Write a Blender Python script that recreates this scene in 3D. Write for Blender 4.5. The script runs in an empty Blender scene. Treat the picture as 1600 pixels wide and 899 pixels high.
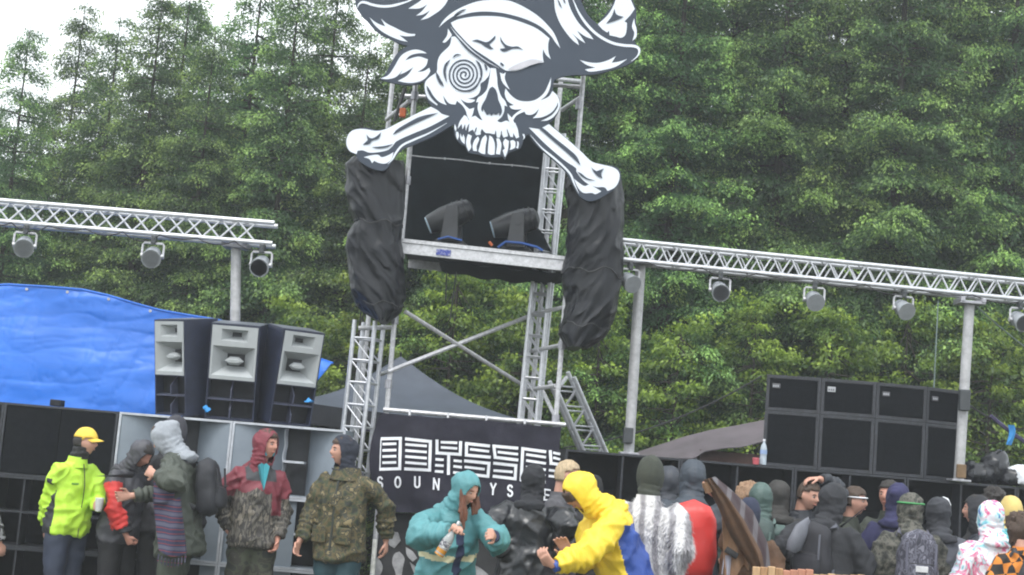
import bpy, bmesh, math, random
import numpy as np
from mathutils import Vector, Matrix, noise
from mathutils.geometry import tessellate_polygon
V = Vector
R = math.radians
scn = bpy.context.scene
C = scn.collection
random.seed(7)

# ---------------------------------------------------------------- camera
FPX = 2200.0
PITCH, ROLL = R(7.1), R(4.7)
CAM = V((0, 0, 1.70))
fw = V((0, math.cos(PITCH), math.sin(PITCH)))
r0 = V((1, 0, 0)); u0 = V((0, -math.sin(PITCH), math.cos(PITCH)))
CR = r0 * math.cos(ROLL) + u0 * math.sin(ROLL)
CU = -r0 * math.sin(ROLL) + u0 * math.cos(ROLL)
cd = bpy.data.cameras.new('camera'); cam = bpy.data.objects.new('camera', cd); C.objects.link(cam)
cd.sensor_width = 36; cd.lens = 36 * FPX / 1600; cd.clip_end = 2000; cd.clip_start = 0.1
mw = Matrix((CR, CU, -fw)).transposed().to_4x4(); mw.translation = CAM
cam.matrix_world = mw
scn.camera = cam

def at(px, py, Y):
    """world point seen at photo pixel px,py standing at depth Y"""
    d = fw + CR * ((px - 800) / FPX) - CU * ((py - 449.5) / FPX)
    return CAM + d * (Y / d.y)

def proj(p):
    d = p - CAM; w = d.dot(fw)
    return 800 + FPX * d.dot(CR) / w, 449.5 - FPX * d.dot(CU) / w

# ---------------------------------------------------------------- sky, sun, exposure
world = bpy.data.worlds.new('World'); scn.world = world; world.use_nodes = True
nt = world.node_tree; nt.nodes.clear()
sky = nt.nodes.new('ShaderNodeTexSky'); sky.sky_type = 'NISHITA'; sky.sun_disc = False
SUN_EL, SUN_AZ = R(58), R(200)
sky.sun_elevation = SUN_EL; sky.sun_rotation = SUN_AZ; sky.air_density = 1.0; sky.dust_density = 6.0; sky.ozone_density = 1.0
hs = nt.nodes.new('ShaderNodeHueSaturation'); hs.inputs['Saturation'].default_value = 0.22
hs.inputs['Value'].default_value = 1.0
bg = nt.nodes.new('ShaderNodeBackground'); bg.inputs[1].default_value = 0.15
wo = nt.nodes.new('ShaderNodeOutputWorld')
mxs = nt.nodes.new('ShaderNodeMix'); mxs.data_type = 'RGBA'; mxs.inputs[0].default_value = .8      # even cloud cover over the clear sky
mxs.inputs[7].default_value = (6.9, 7.35, 7.6, 1)
nt.links.new(sky.outputs[0], hs.inputs['Color']); nt.links.new(hs.outputs[0], mxs.inputs[6]); nt.links.new(mxs.outputs[2], bg.inputs[0]); nt.links.new(bg.outputs[0], wo.inputs[0])
sl = bpy.data.lights.new('sun', 'SUN'); sl.energy = 0.9; sl.angle = R(25); sl.color = (1, .98, .94)
sun = bpy.data.objects.new('sun', sl); C.objects.link(sun)
sdir = V((math.sin(SUN_AZ) * math.cos(SUN_EL), math.cos(SUN_AZ) * math.cos(SUN_EL), math.sin(SUN_EL)))
sun.rotation_euler = sdir.to_track_quat('Z', 'Y').to_euler()
sun.location = (0, 0, 30)
scn.view_settings.view_transform = 'Standard'; scn.view_settings.look = 'None'
scn.view_settings.exposure = 0.98; scn.view_settings.gamma = 1.0
scn.render.engine = 'CYCLES'
scn.cycles.filter_width = 2.0
scn.cycles.max_bounces = 6; scn.cycles.volume_bounces = 1
scn.cycles.volume_max_steps = 64

# ---------------------------------------------------------------- materials
def lin(r, g, b):
    f = lambda c: ((c / 255 + .055) / 1.055) ** 2.4 if c > 10 else c / 255 / 12.92
    return (f(r), f(g), f(b))
MATS = {}
def mat(name, col, rough=.7, metal=0., nscale=8., namt=.25, bump=.0, bscale=60., spec=.5, sheen=0., aniso=(1, 1, 1), col2=None, thr=None, trans=0., alpha=1.):
    if name in MATS: return MATS[name]
    m = bpy.data.materials.new(name); m.use_nodes = True
    n = m.node_tree; b = n.nodes['Principled BSDF']
    b.inputs['Roughness'].default_value = rough; b.inputs['Metallic'].default_value = metal
    b.inputs['Specular IOR Level'].default_value = spec
    if sheen: b.inputs['Sheen Weight'].default_value = sheen
    tc = n.nodes.new('ShaderNodeTexCoord')
    mp = n.nodes.new('ShaderNodeMapping'); mp.inputs['Scale'].default_value = aniso
    n.links.new(tc.outputs['Object'], mp.inputs[0])
    nz = n.nodes.new('ShaderNodeTexNoise'); nz.inputs['Scale'].default_value = nscale; nz.inputs['Detail'].default_value = 6
    nz.inputs['Roughness'].default_value = .62
    n.links.new(mp.outputs[0], nz.inputs['Vector'])
    rp = n.nodes.new('ShaderNodeValToRGB')
    e = rp.color_ramp.elements
    c2 = col2 if col2 else tuple(min(1, c * (1 + namt)) for c in col)
    c1 = tuple(c * (1 - namt) for c in col) if not col2 else col
    lo, hi = thr if thr else (.32, .68)
    e[0].position = lo; e[1].position = hi
    e[0].color = (*c1, 1); e[1].color = (*c2, 1)
    n.links.new(nz.outputs[0], rp.inputs[0]); n.links.new(rp.outputs[0], b.inputs['Base Color'])
    if bump:
        nb = n.nodes.new('ShaderNodeTexNoise'); nb.inputs['Scale'].default_value = bscale; nb.inputs['Detail'].default_value = 4
        n.links.new(mp.outputs[0], nb.inputs['Vector'])
        bp = n.nodes.new('ShaderNodeBump'); bp.inputs['Strength'].default_value = bump; bp.inputs['Distance'].default_value = .01
        n.links.new(nb.outputs[0], bp.inputs['Height']); n.links.new(bp.outputs[0], b.inputs['Normal'])
    if trans:
        b.inputs['Transmission Weight'].default_value = trans
    if alpha < 1: b.inputs['Alpha'].default_value = alpha
    MATS[name] = m
    return m

def patch_mat(name, cols, scale=12., rough=.8, seed=0., const=True, aniso=(1, 1, 1), dist=.6, bump=.15):
    """irregular patches of several colours (camouflage, tie-dye)"""
    m = bpy.data.materials.new(name); m.use_nodes = True
    n = m.node_tree; b = n.nodes['Principled BSDF']; b.inputs['Roughness'].default_value = rough
    tc = n.nodes.new('ShaderNodeTexCoord'); mp = n.nodes.new('ShaderNodeMapping')
    mp.inputs['Scale'].default_value = aniso; mp.inputs['Location'].default_value = (seed, seed * .7, seed * 1.3)
    n.links.new(tc.outputs['Object'], mp.inputs[0])
    nz = n.nodes.new('ShaderNodeTexNoise'); nz.inputs['Scale'].default_value = scale; nz.inputs['Detail'].default_value = 3
    nz.inputs['Distortion'].default_value = dist
    n.links.new(mp.outputs[0], nz.inputs['Vector'])
    rp = n.nodes.new('ShaderNodeValToRGB'); cr = rp.color_ramp
    if const: cr.interpolation = 'CONSTANT'
    k = len(cols)
    for i, c in enumerate(cols):
        pos = .30 + .40 * i / k if const else .28 + .44 * i / (k - 1)
        if i == 0: cr.elements[0].position = 0 if const else pos; cr.elements[0].color = (*c, 1)
        elif i == 1: cr.elements[1].position = pos; cr.elements[1].color = (*c, 1)
        else:
            el = cr.elements.new(pos); el.color = (*c, 1)
    n.links.new(nz.outputs[0], rp.inputs[0]); n.links.new(rp.outputs[0], b.inputs['Base Color'])
    nb = n.nodes.new('ShaderNodeTexNoise'); nb.inputs['Scale'].default_value = 70
    bp = n.nodes.new('ShaderNodeBump'); bp.inputs['Strength'].default_value = bump; bp.inputs['Distance'].default_value = .01
    n.links.new(tc.outputs['Object'], nb.inputs['Vector']); n.links.new(nb.outputs[0], bp.inputs['Height']); n.links.new(bp.outputs[0], b.inputs['Normal'])
    MATS[name] = m
    return m

def fabric(name, col, rough=.75, **k):
    k.setdefault('nscale', 7); k.setdefault('namt', .16); k.setdefault('bump', .25); k.setdefault('bscale', 90)
    return mat(name, col, rough, **k)

alu = mat('aluminium', (.56, .57, .60), .38, .55, nscale=25, namt=.12, bump=.08)
alu_dull = mat('dull_aluminium', (.34, .34, .37), .5, .5, nscale=18, namt=.25, bump=.1)
galv = mat('galvanised_steel', (.50, .50, .52), .5, .45, nscale=30, namt=.22, bump=.1)
postm = mat('weathered_post', (.40, .40, .41), .6, .3, nscale=14, namt=.2, bump=.1)
blackpaint = mat('black_painted_plywood', (.008, .009, .012), .6, spec=.25, nscale=9, namt=.5, bump=.25, bscale=120)
blackgrille = mat('black_foam_grille', (.006, .007, .009), .95, spec=.06, nscale=16, namt=.4, bump=.5, bscale=220)
blackedge = mat('worn_black_edge', (.022, .024, .031), .5, nscale=22, namt=.5, bump=.15)
navyp = mat('navy_painted_plywood', (.014, .019, .042), .5, nscale=7, namt=.35, bump=.2, bscale=120)
navye = mat('navy_edge', (.05, .055, .09), .5, nscale=10, namt=.3)
greyp = mat('grey_painted_plywood', (.20, .235, .275), .5, nscale=4, namt=.10, bump=.08)
greyd = mat('dark_grey_interior', (.03, .032, .036), .8, nscale=6, namt=.3)
hornm = mat('pale_grey_horn', (.36, .38, .39), .5, nscale=5, namt=.08)
hornd = mat('horn_throat', (.03, .032, .035), .7, nscale=9, namt=.3)
bluetarp = mat('blue_tarpaulin', (.014, .150, .62), .40, nscale=3, namt=.08, bump=.16, bscale=5, aniso=(.35, 1, 2.2))
blackplastic = mat('black_plastic_sheet', (.004, .005, .008), .34, spec=.32, nscale=5, namt=.3, bump=.10, bscale=60)
canvasgrey = mat('dark_grey_canopy', (.055, .065, .088), .5, nscale=3, namt=.15, bump=.15, bscale=30)
canvasdark = mat('canopy_valance', (.035, .038, .048), .6, nscale=4, namt=.2)
mauvetarp = mat('mauve_grey_tarpaulin', (.105, .088, .100), .55, nscale=3, namt=.2, bump=.2, bscale=20)
brownwood = mat('brown_boards', (.07, .035, .028), .7, nscale=6, namt=.35)
signblack = mat('sign_dark_paint', (.038, .050, .072), .6, spec=.3, nscale=2.5, namt=.06)
signwhite = mat('sign_white_paint', (.66, .70, .77), .6, nscale=3, namt=.03)
signgrey = mat('sign_grey_shading', (.45, .44, .48), .5, nscale=6, namt=.2)
bannerm = fabric('black_banner_cloth', (.018, .017, .028), .7, spec=.2, namt=.2)
whiteprint = mat('white_print', (.75, .76, .80), .6, nscale=20, namt=.08)
greyprint = mat('grey_print', (.30, .30, .31), .7, nscale=12, namt=.3)
clothblack = fabric('black_cloth', (.005, .008, .010), .95, spec=.05, namt=.4)
lampgrey = mat('grey_lamp_metal', (.36, .38, .41), .4, .4, nscale=12, namt=.12)
lampdark = mat('dark_lamp_metal', (.04, .045, .05), .45, nscale=12, namt=.2)
lens = mat('lamp_lens', (.50, .64, .76), .4, nscale=90, namt=.35)
orange = mat('orange_strap', (.55, .12, .03), .6)
bluestrap = mat('blue_strap', (.02, .09, .35), .6)
bluerag = mat('blue_rag', (.03, .25, .60), .6)
cablem = mat('cable', (.02, .02, .022), .6)
ropem = mat('pale_rope', (.20, .26, .24), .8)
labelm = mat('badge_white', (.35, .36, .38), .5)
badgedark = mat('badge_grey', (.08, .08, .09), .4)

# ---------------------------------------------------------------- mesh builder
class MB:
    def __init__(s): s.v = []; s.f = []; s.m = []
    def add(s, vs, fs, mi=0):
        o = len(s.v); s.v += [V(v) for v in vs]; s.f += [tuple(i + o for i in f) for f in fs]; s.m += [mi] * len(fs); return s
    def hexa(s, p, mi=0):   # 8 points: bottom 4 (ccw), top 4
        return s.add(p, [(0, 3, 2, 1), (4, 5, 6, 7), (0, 1, 5, 4), (1, 2, 6, 5), (2, 3, 7, 6), (3, 0, 4, 7)], mi)
    def box(s, x0, x1, y0, y1, z0, z1, mi=0):
        return s.hexa([(x0, y0, z0), (x1, y0, z0), (x1, y1, z0), (x0, y1, z0), (x0, y0, z1), (x1, y0, z1), (x1, y1, z1), (x0, y1, z1)], mi)
    def bbox(s, x0, x1, y0, y1, z0, z1, b=.008, mi=0):
        bm = bmesh.new(); bmesh.ops.create_cube(bm, size=1)
        for v in bm.verts: v.co = V(((x0 + x1) / 2 + v.co.x * (x1 - x0), (y0 + y1) / 2 + v.co.y * (y1 - y0), (z0 + z1) / 2 + v.co.z * (z1 - z0)))
        bmesh.ops.bevel(bm, geom=bm.edges[:], offset=b, segments=2, affect='EDGES', profile=.5)
        bm.verts.index_update()
        s.add([v.co.copy() for v in bm.verts], [[v.index for v in f.verts] for f in bm.faces], mi); bm.free(); return s
    def quad(s, a, b, c, d, mi=0): return s.add([a, b, c, d], [(0, 1, 2, 3)], mi)
    def tube(s, pts, rad, n=8, mi=0, cap=True, flat=1., ref=None):
        pts = [V(p) for p in pts]; k = len(pts)
        if not hasattr(rad, '__len__'): rad = [rad] * k
        vs = []; fs = []
        t0 = (pts[1] - pts[0]).normalized()
        rf = V(ref) if ref else (V((0, 0, 1)) if abs(t0.z) < .9 else V((1, 0, 0)))
        for i, p in enumerate(pts):
            t = (pts[min(i + 1, k - 1)] - pts[max(i - 1, 0)])
            t = t.normalized() if t.length > 1e-9 else t0
            a = (rf - t * rf.dot(t))
            a = a.normalized() if a.length > 1e-6 else t.orthogonal().normalized()
            b = t.cross(a)
            if not ref: rf = a
            for j in range(n):
                an = 2 * math.pi * j / n
                vs.append(p + (a * math.cos(an) + b * math.sin(an) * flat) * rad[i])
        for i in range(k - 1):
            for j in range(n):
                fs.append((i * n + j, i * n + (j + 1) % n, (i + 1) * n + (j + 1) % n, (i + 1) * n + j))
        if cap:
            fs.append(tuple(range(n))[::-1]); fs.append(tuple((k - 1) * n + j for j in range(n)))
        return s.add(vs, fs, mi)
    def loft(s, rings, mi=0, cap=True):
        n = len(rings[0]); vs = [p for r in rings for p in r]; fs = []
        for i in range(len(rings) - 1):
            for j in range(n):
                fs.append((i * n + j, i * n + (j + 1) % n, (i + 1) * n + (j + 1) % n, (i + 1) * n + j))
        if cap:
            fs.append(tuple(range(n))[::-1]); fs.append(tuple((len(rings) - 1) * n + j for j in range(n)))
        return s.add(vs, fs, mi)
    def ball(s, c, rx, ry=None, rz=None, n=12, mi=0, M=None):
        ry = ry or rx; rz = rz or rx; c = V(c); rings = []
        for i in range(1, n // 2):
            th = math.pi * i / (n // 2)
            ring = []
            for j in range(n):
                p = V((rx * math.sin(th) * math.cos(2 * math.pi * j / n), ry * math.sin(th) * math.sin(2 * math.pi * j / n), -rz * math.cos(th)))
                ring.append(c + (M @ p if M else p))
            rings.append(ring)
        k = len(rings); vs = [p for r in rings for p in r]
        bt = V((0, 0, -rz)); tp = V((0, 0, rz))
        vs += [c + (M @ bt if M else bt), c + (M @ tp if M else tp)]
        fs = []
        for i in range(k - 1):
            for j in range(n): fs.append((i * n + j, i * n + (j + 1) % n, (i + 1) * n + (j + 1) % n, (i + 1) * n + j))
        for j in range(n):
            fs.append((k * n, (j + 1) % n, j)); fs.append((k * n + 1, (k - 1) * n + j, (k - 1) * n + (j + 1) % n))
        return s.add(vs, fs, mi)
    def grid(s, fn, nu, nv, mi=0, thick=None):
        vs = [fn(i / nu, j / nv) for j in range(nv + 1) for i in range(nu + 1)]
        fs = [(j * (nu + 1) + i, j * (nu + 1) + i + 1, (j + 1) * (nu + 1) + i + 1, (j + 1) * (nu + 1) + i) for j in range(nv) for i in range(nu)]
        if thick:
            o = len(vs); vs = vs + [V(p) + V(thick) for p in vs]
            fs2 = [tuple(i + o for i in f[::-1]) for f in fs]
            rim = [i for i in range(nu + 1)] + [(j + 1) * (nu + 1) + nu for j in range(nv)] + [nv * (nu + 1) + i for i in range(nu - 1, -1, -1)] + [j * (nu + 1) for j in range(nv - 1, 0, -1)]
            fs3 = [(rim[(k + 1) % len(rim)], rim[k], rim[k] + o, rim[(k + 1) % len(rim)] + o) for k in range(len(rim))]
            fs = fs + fs2 + fs3
        return s.add(vs, fs, mi)

PM = {}    # matrix of every thing
def tag(o, label=None, cat=None, group=None, kind=None):
    if label: o['label'] = label
    if cat: o['category'] = cat
    if group: o['group'] = group
    if kind: o['kind'] = kind
    return o
def thing(name, label, cat, loc=(0, 0, 0), rz=0., group=None, M=None):
    o = bpy.data.objects.new(name, None); C.objects.link(o); o.empty_display_size = .2
    if M is None: M = Matrix.Translation(V(loc)) @ Matrix.Rotation(rz, 4, 'Z')
    o.matrix_world = M; PM[o.name] = M.copy()
    return tag(o, label, cat, group)
def mesh_of(name, mb, mats, smooth=False, fix=True):
    me = bpy.data.meshes.new(name)
    me.from_pydata([tuple(v) for v in mb.v], [], mb.f)
    for m in (mats if isinstance(mats, (list, tuple)) else [mats]): me.materials.append(m)
    me.polygons.foreach_set('material_index', mb.m)
    if fix:
        bm = bmesh.new(); bm.from_mesh(me); bmesh.ops.recalc_face_normals(bm, faces=bm.faces[:]); bm.to_mesh(me); bm.free()
    me.update()
    if smooth:
        me.polygons.foreach_set('use_smooth', [True] * len(me.polygons)); me.set_sharp_from_angle(angle=R(42))
    return me
def build(name, mb, mats, parent=None, world=False, smooth=False, me=None, fix=True):
    """link mb as one object; world=True when its points are world points"""
    if world and parent is not None:
        p = parent; M = Matrix.Identity(4); chain = []
        while p: chain.append(p); p = p.parent
        for q in chain[::-1]: M = M @ PM.get(q.name, Matrix.Identity(4))
        Mi = M.inverted(); mb.v = [Mi @ v for v in mb.v]
    if me is None: me = mesh_of(name, mb, mats, smooth, fix)
    o = bpy.data.objects.new(name, me); C.objects.link(o)
    if parent is not None: o.parent = parent
    return o
def single(name, mb, mats, label, cat, smooth=False, group=None, kind=None, base=None):
    """a thing that is one mesh: origin at its base, points given in world space"""
    b = V(base) if base is not None else V((sum(v.x for v in mb.v) / len(mb.v), sum(v.y for v in mb.v) / len(mb.v), min(v.z for v in mb.v)))
    mb.v = [v - b for v in mb.v]
    o = build(name, mb, mats, smooth=smooth); o.location = b; PM[o.name] = Matrix.Translation(b)
    return tag(o, label, cat, group, kind)
def inst(name, me, parent, loc=(0, 0, 0), rot=None, sc=None):
    o = bpy.data.objects.new(name, me); C.objects.link(o); o.parent = parent; o.location = loc
    if rot: o.rotation_euler = rot
    if sc: o.scale = sc
    return o
def fbm(x, y, z, o=3):
    return noise.fractal(V((x, y, z)), 1., 2.1, o)

# ---------------------------------------------------------------- ground
g = MB(); g.grid(lambda u, v: V(((u - .5) * 600, (v - .3) * 600, .02 * fbm(u * 80, v * 80, 0))), 60, 60)
gm = mat('wet_grass_and_mud', (.035, .05, .018), .85, nscale=1.5, col2=(.075, .06, .04), thr=(.42, .60), bump=.6, bscale=14)
tag(build('ground', g, gm), kind='structure')
# ---------------------------------------------------------------- conifer wood
def leaf_material(name, dark, bright):
    m = bpy.data.materials.new(name); m.use_nodes = True; n = m.node_tree; n.nodes.clear()
    out = n.nodes.new('ShaderNodeOutputMaterial')
    at_ = n.nodes.new('ShaderNodeAttribute'); at_.attribute_name = 'young'
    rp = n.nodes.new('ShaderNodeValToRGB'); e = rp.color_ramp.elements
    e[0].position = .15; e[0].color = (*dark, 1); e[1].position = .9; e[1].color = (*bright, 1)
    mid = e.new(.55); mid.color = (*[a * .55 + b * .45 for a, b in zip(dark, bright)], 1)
    oi = n.nodes.new('ShaderNodeObjectInfo')
    hs = n.nodes.new('ShaderNodeHueSaturation')
    mr = n.nodes.new('ShaderNodeMapRange'); mr.inputs[3].default_value = .485; mr.inputs[4].default_value = .515
    mr2 = n.nodes.new('ShaderNodeMapRange'); mr2.inputs[3].default_value = .75; mr2.inputs[4].default_value = 1.15
    n.links.new(oi.outputs['Random'], mr.inputs[0]); n.links.new(oi.outputs['Random'], mr2.inputs[0])
    n.links.new(mr.outputs[0], hs.inputs['Hue']); n.links.new(mr2.outputs[0], hs.inputs['Value'])
    n.links.new(at_.outputs['Fac'], rp.inputs[0]); n.links.new(rp.outputs[0], hs.inputs['Color'])
    d = n.nodes.new('ShaderNodeBsdfDiffuse'); t = n.nodes.new('ShaderNodeBsdfTranslucent'); mx = n.nodes.new('ShaderNodeMixShader')
    mx.inputs[0].default_value = .48
    n.links.new(hs.outputs[0], d.inputs[0]); n.links.new(hs.outputs[0], t.inputs[0])
    n.links.new(d.outputs[0], mx.inputs[1]); n.links.new(t.outputs[0], mx.inputs[2])
    gl = n.nodes.new('ShaderNodeBsdfGlossy'); gl.inputs['Roughness'].default_value = .45; mx2 = n.nodes.new('ShaderNodeMixShader'); mx2.inputs[0].default_value = .03
    n.links.new(mx.outputs[0], mx2.inputs[1]); n.links.new(gl.outputs[0], mx2.inputs[2]); n.links.new(mx2.outputs[0], out.inputs[0])
    return m
needle = leaf_material('conifer_foliage', (.062, .130, .048), (.42, .62, .15))  # both foliage greens are lightened to stand in for mist over the trees
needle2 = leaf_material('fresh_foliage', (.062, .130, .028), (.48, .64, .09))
barkm = mat('bark', (.03, .024, .018), .9, nscale=12, namt=.4, bump=.5)

def foliage_mesh(name, P, D, L, W, Y, m, rng):
    """rhombic leaves: base P, direction D, length L, width W, youth Y"""
    n = len(P)
    rnd = rng.normal(size=(n, 3)); rnd[:, 2] += 1.2
    S = np.cross(D, rnd); S /= np.linalg.norm(S, axis=1)[:, None] + 1e-9
    tip = P + D * L[:, None]; mid = P + D * (L * .45)[:, None]
    mid[:, 2] += L * .06
    co = np.stack([P, mid + S * W[:, None], tip, mid - S * W[:, None]], 1).reshape(-1, 3)
    me = bpy.data.meshes.new(name)
    me.vertices.add(4 * n); me.vertices.foreach_set('co', co.astype(np.float32).ravel())
    me.loops.add(4 * n); me.loops.foreach_set('vertex_index', np.arange(4 * n, dtype=np.int32))
    me.polygons.add(n); me.polygons.foreach_set('loop_start', np.arange(0, 4 * n, 4, dtype=np.int32)); me.polygons.foreach_set('loop_total', np.full(n, 4, np.int32))
    a = me.attributes.new('young', 'FLOAT', 'POINT'); a.data.foreach_set('value', np.repeat(Y, 4).astype(np.float32))
    me.materials.append(m); me.update(calc_edges=True)
    return me

def conifer(seed, h, rmax, zlow=.4, dens=1., tuft=.5, leaf=.068, sparse_top=False, pw=.72):
    rng = np.random.default_rng(seed); rd = random.Random(seed)
    P = []; D = []; LL = []; YY = []
    tr = MB()
    tr.tube([(0, 0, 0), (.02, .01, h * .5), (0, 0, h)], [h * .012, h * .0055, .006], 7)
    z = zlow
    while z < h - .1:
        fz = z / h
        Lr = rmax * (1 - fz) ** pw * (1. if fz > .12 else .8) + .10
        nb = 6 if fz < .8 else 5
        p0 = rd.random() * 6.28
        for b in range(nb):
            ph = p0 + b * 6.283 / nb + rd.uniform(-.35, .35); L = Lr * rd.uniform(.6, 1.12)
            zz = z + rd.uniform(-.24, .24); cs, sn = math.cos(ph), math.sin(ph)
            up = .30 * (fz - .35) + rd.uniform(-.22, .24)
            def bp(s): return np.array([cs * L * s, sn * L * s, zz + L * (up * s - .34 * s * s + .16 * s ** 4)])
            if L > .5: tr.tube([bp(0), bp(.5), bp(.95)], [.022, .013, .005], 3, cap=False)
            ns = max(4, int(L / .13 * dens))
            for i in range(ns):
                s = .08 + .92 * (i + rd.random() * .6) / ns
                base = bp(min(s, 1))
                bright = rd.random()
                for side in (-1, 1):
                    a2 = ph + side * rd.uniform(.55, 1.15); l = (.34 * L * (1 - s) + .20) * rd.uniform(.7, 1.25)
                    if i == ns - 1: a2 = ph + side * .25
                    m = max(5, int(l / .0105 * dens))
                    u = (np.arange(m) + rng.random(m)) / m
                    q = base + np.stack([np.cos(a2) * l * u, np.sin(a2) * l * u, l * (.10 * u - .62 * u * u)], 1)
                    q += rng.normal(scale=.045, size=q.shape)
                    d = np.stack([np.cos(a2) + 0 * u, np.sin(a2) + 0 * u, -.55 - .5 * u], 1) + rng.normal(scale=.55, size=(m, 3))
                    d /= np.linalg.norm(d, axis=1)[:, None]
                    P.append(q); D.append(d); LL.append(rng.uniform(.6, 1.25, m) * leaf)
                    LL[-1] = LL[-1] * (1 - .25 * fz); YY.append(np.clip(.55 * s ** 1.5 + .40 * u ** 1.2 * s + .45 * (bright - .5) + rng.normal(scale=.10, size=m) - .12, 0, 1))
        z += .34 * (1.15 - .5 * fz) * rd.uniform(.6, 1.4)
    P = np.concatenate(P); D = np.concatenate(D); LL = np.concatenate(LL); YY = np.concatenate(YY)
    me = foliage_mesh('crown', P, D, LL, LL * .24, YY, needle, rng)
    return me, mesh_of('trunk', tr, barkm, True, fix=False)

def leafy(seed, h, r):
    """young leafy tree: clumps of small leaves on ascending limbs"""
    rng = np.random.default_rng(seed); rd = random.Random(seed)
    P = []; D = []; LL = []; YY = []; tr = MB()
    tr.tube([(0, 0, 0), (.05, 0, h * .5), (0, .05, h * .95)], [.06, .035, .01], 7)
    for k in range(int(85 * h / 5)):
        z = rd.uniform(.12, 1) * h; ph = rd.random() * 6.28; L = r * (1 - (z / h) ** 2.2 * .8) * rd.uniform(.35, 1.1)
        c = np.array([math.cos(ph) * L, math.sin(ph) * L, z + L * .12]); cr = rd.uniform(.16, .34)
        tr.tube([(0, 0, max(0, z - L * .5)), c * .9 + np.array([0, 0, -.02])], [.018, .006], 3, cap=False)
        m = 110
        q = rng.normal(size=(m, 3)); q /= np.linalg.norm(q, axis=1)[:, None]; rr = rng.random(m) ** .45
        q = q * (rr * cr)[:, None] * np.array([1.25, 1.25, .6]) + c
        d = rng.normal(size=(m, 3)) * .6 + np.array([math.cos(ph) * .6, math.sin(ph) * .6, -.45]); d /= np.linalg.norm(d, axis=1)[:, None]
        P.append(q); D.append(d); LL.append(rng.uniform(.06, .10, m))
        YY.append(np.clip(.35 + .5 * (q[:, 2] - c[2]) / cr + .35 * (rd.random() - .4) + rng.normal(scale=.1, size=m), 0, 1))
    P = np.concatenate(P); D = np.concatenate(D); LL = np.concatenate(LL); YY = np.concatenate(YY)
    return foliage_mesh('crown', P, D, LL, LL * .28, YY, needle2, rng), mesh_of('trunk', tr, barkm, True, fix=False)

kinds = [conifer(11, 9.2, 2.7, pw=.95, dens=1.1), conifer(12, 12.5, 2.6), conifer(13, 12.5, 2.4), conifer(14, 9.8, 2.4, pw=1.0, dens=1.1)]
leaf_kinds = [leafy(21, 4.6, 1.35), leafy(22, 5.6, 1.6)]
def tree(k, x, y, s, rz, name, label, group):
    crown, trunk = k
    t = thing(name, label, 'tree', (x, y, -.02), rz, group)
    t.scale = (s, s, s)
    inst('crown', crown, t); inst('trunk', trunk, t)
def tx(px, Y): return at(px, 725, Y).x
front = [   # photo x, depth, kind, scale, label
 (-40, 21.5, 0, .86, 'conifer at the left edge behind the blue tarpaulin'),
 (45, 23.2, 3, .90, 'slim conifer whose spire stands leftmost against the white sky'),
 (105, 22.4, 0, .92, 'bushy conifer second from the left with a pointed leader'),
 (170, 21.6, 3, .90, 'dark pointed conifer above the left lighting truss'),
 (215, 22.6, 0, 1.00, 'tall conifer rising above the middle of the left truss'),
 (262, 21.0, 0, .86, 'bright tipped conifer right behind the left speaker tops'),
 (330, 22.2, 0, 1.06, 'broad conifer whose top leaves the frame above the left truss end'),
 (392, 20.9, 3, .94, 'conifer directly behind the weathered post on the speakers'),
 (455, 22.0, 3, .99, 'conifer between the left truss end and the wrapped tower'),
 (515, 21.0, 0, .88, 'short topped conifer beside the sky gap left of the skull'),
 (590, 21.6, 3, .96, 'conifer behind the left black wrapped bundle'),
 (670, 20.8, 1, .86, 'tall conifer behind the platform with the moving lights'),
 (760, 21.6, 2, .92, 'tall conifer hidden behind the skull sign'),
 (850, 20.9, 1, .90, 'tall conifer behind the right tower ladder'),
 (935, 21.5, 2, .95, 'tall conifer behind the right black wrapped bundle'),
 (1020, 20.8, 1, .95, 'tall pale green conifer right of the bone tip'),
 (1105, 21.7, 2, 1.00, 'tall conifer with a dark hollow above the right truss'),
 (1190, 21.0, 1, .97, 'tall conifer behind the middle of the right truss'),
 (1290, 21.3, 2, 1.02, 'tall conifer behind the black speaker stack'),
 (1380, 20.7, 1, 1.00, 'tall conifer behind the fourth right spotlight'),
 (1470, 21.5, 2, 1.03, 'tall conifer with a bare dark stem near the right post'),
 (1560, 20.9, 1, 1.05, 'tall conifer just right of the right post'),
 (1650, 21.6, 2, 1.02, 'tall conifer cut by the right edge of the frame')]
for i, (px, Y, k, s, lb) in enumerate(front):
    tree(kinds[k], tx(px, Y), Y, s, i * 2.4, 'conifer_tree', lb, 'conifers of the wood edge')
back = [(0, 27, 0, .89), (95, 28.5, 3, .94), (160, 27, 0, .98), (235, 28, 3, 1.07), (300, 26.5, 0, 1.06), (370, 27.5, 0, 1.08), (440, 26.5, 3, 1.02), (520, 27.5, 0, .96),
        (600, 25.5, 1, 1.0), (720, 25.5, 2, 1.05), (830, 25.5, 1, 1.05), (930, 25, 2, 1.1), (1040, 25, 1, 1.1), (1150, 25.6, 2, 1.05), (1270, 25, 1, 1.08), (1390, 25.5, 2, 1.12), (1500, 25, 1, 1.15), (1620, 25.5, 2, 1.12), (-80, 26.5, 0, .85)]
for i, (px, Y, k, s) in enumerate(back):
    tree(kinds[k], tx(px, Y), Y, s, 1 + i * 1.7, 'conifer_tree', 'darker conifer deeper in the wood behind the front row of trees', 'conifers deeper in the wood')
third = [(-60, 31, 0, .85), (140, 32, 3, .92), (330, 31, 0, 1.1), (560, 31, 0, 1.0), (790, 30, 2, 1.2), (1010, 30, 1, 1.2), (1230, 30, 2, 1.2), (1450, 30, 1, 1.2), (1660, 30, 2, 1.2)]
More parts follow.
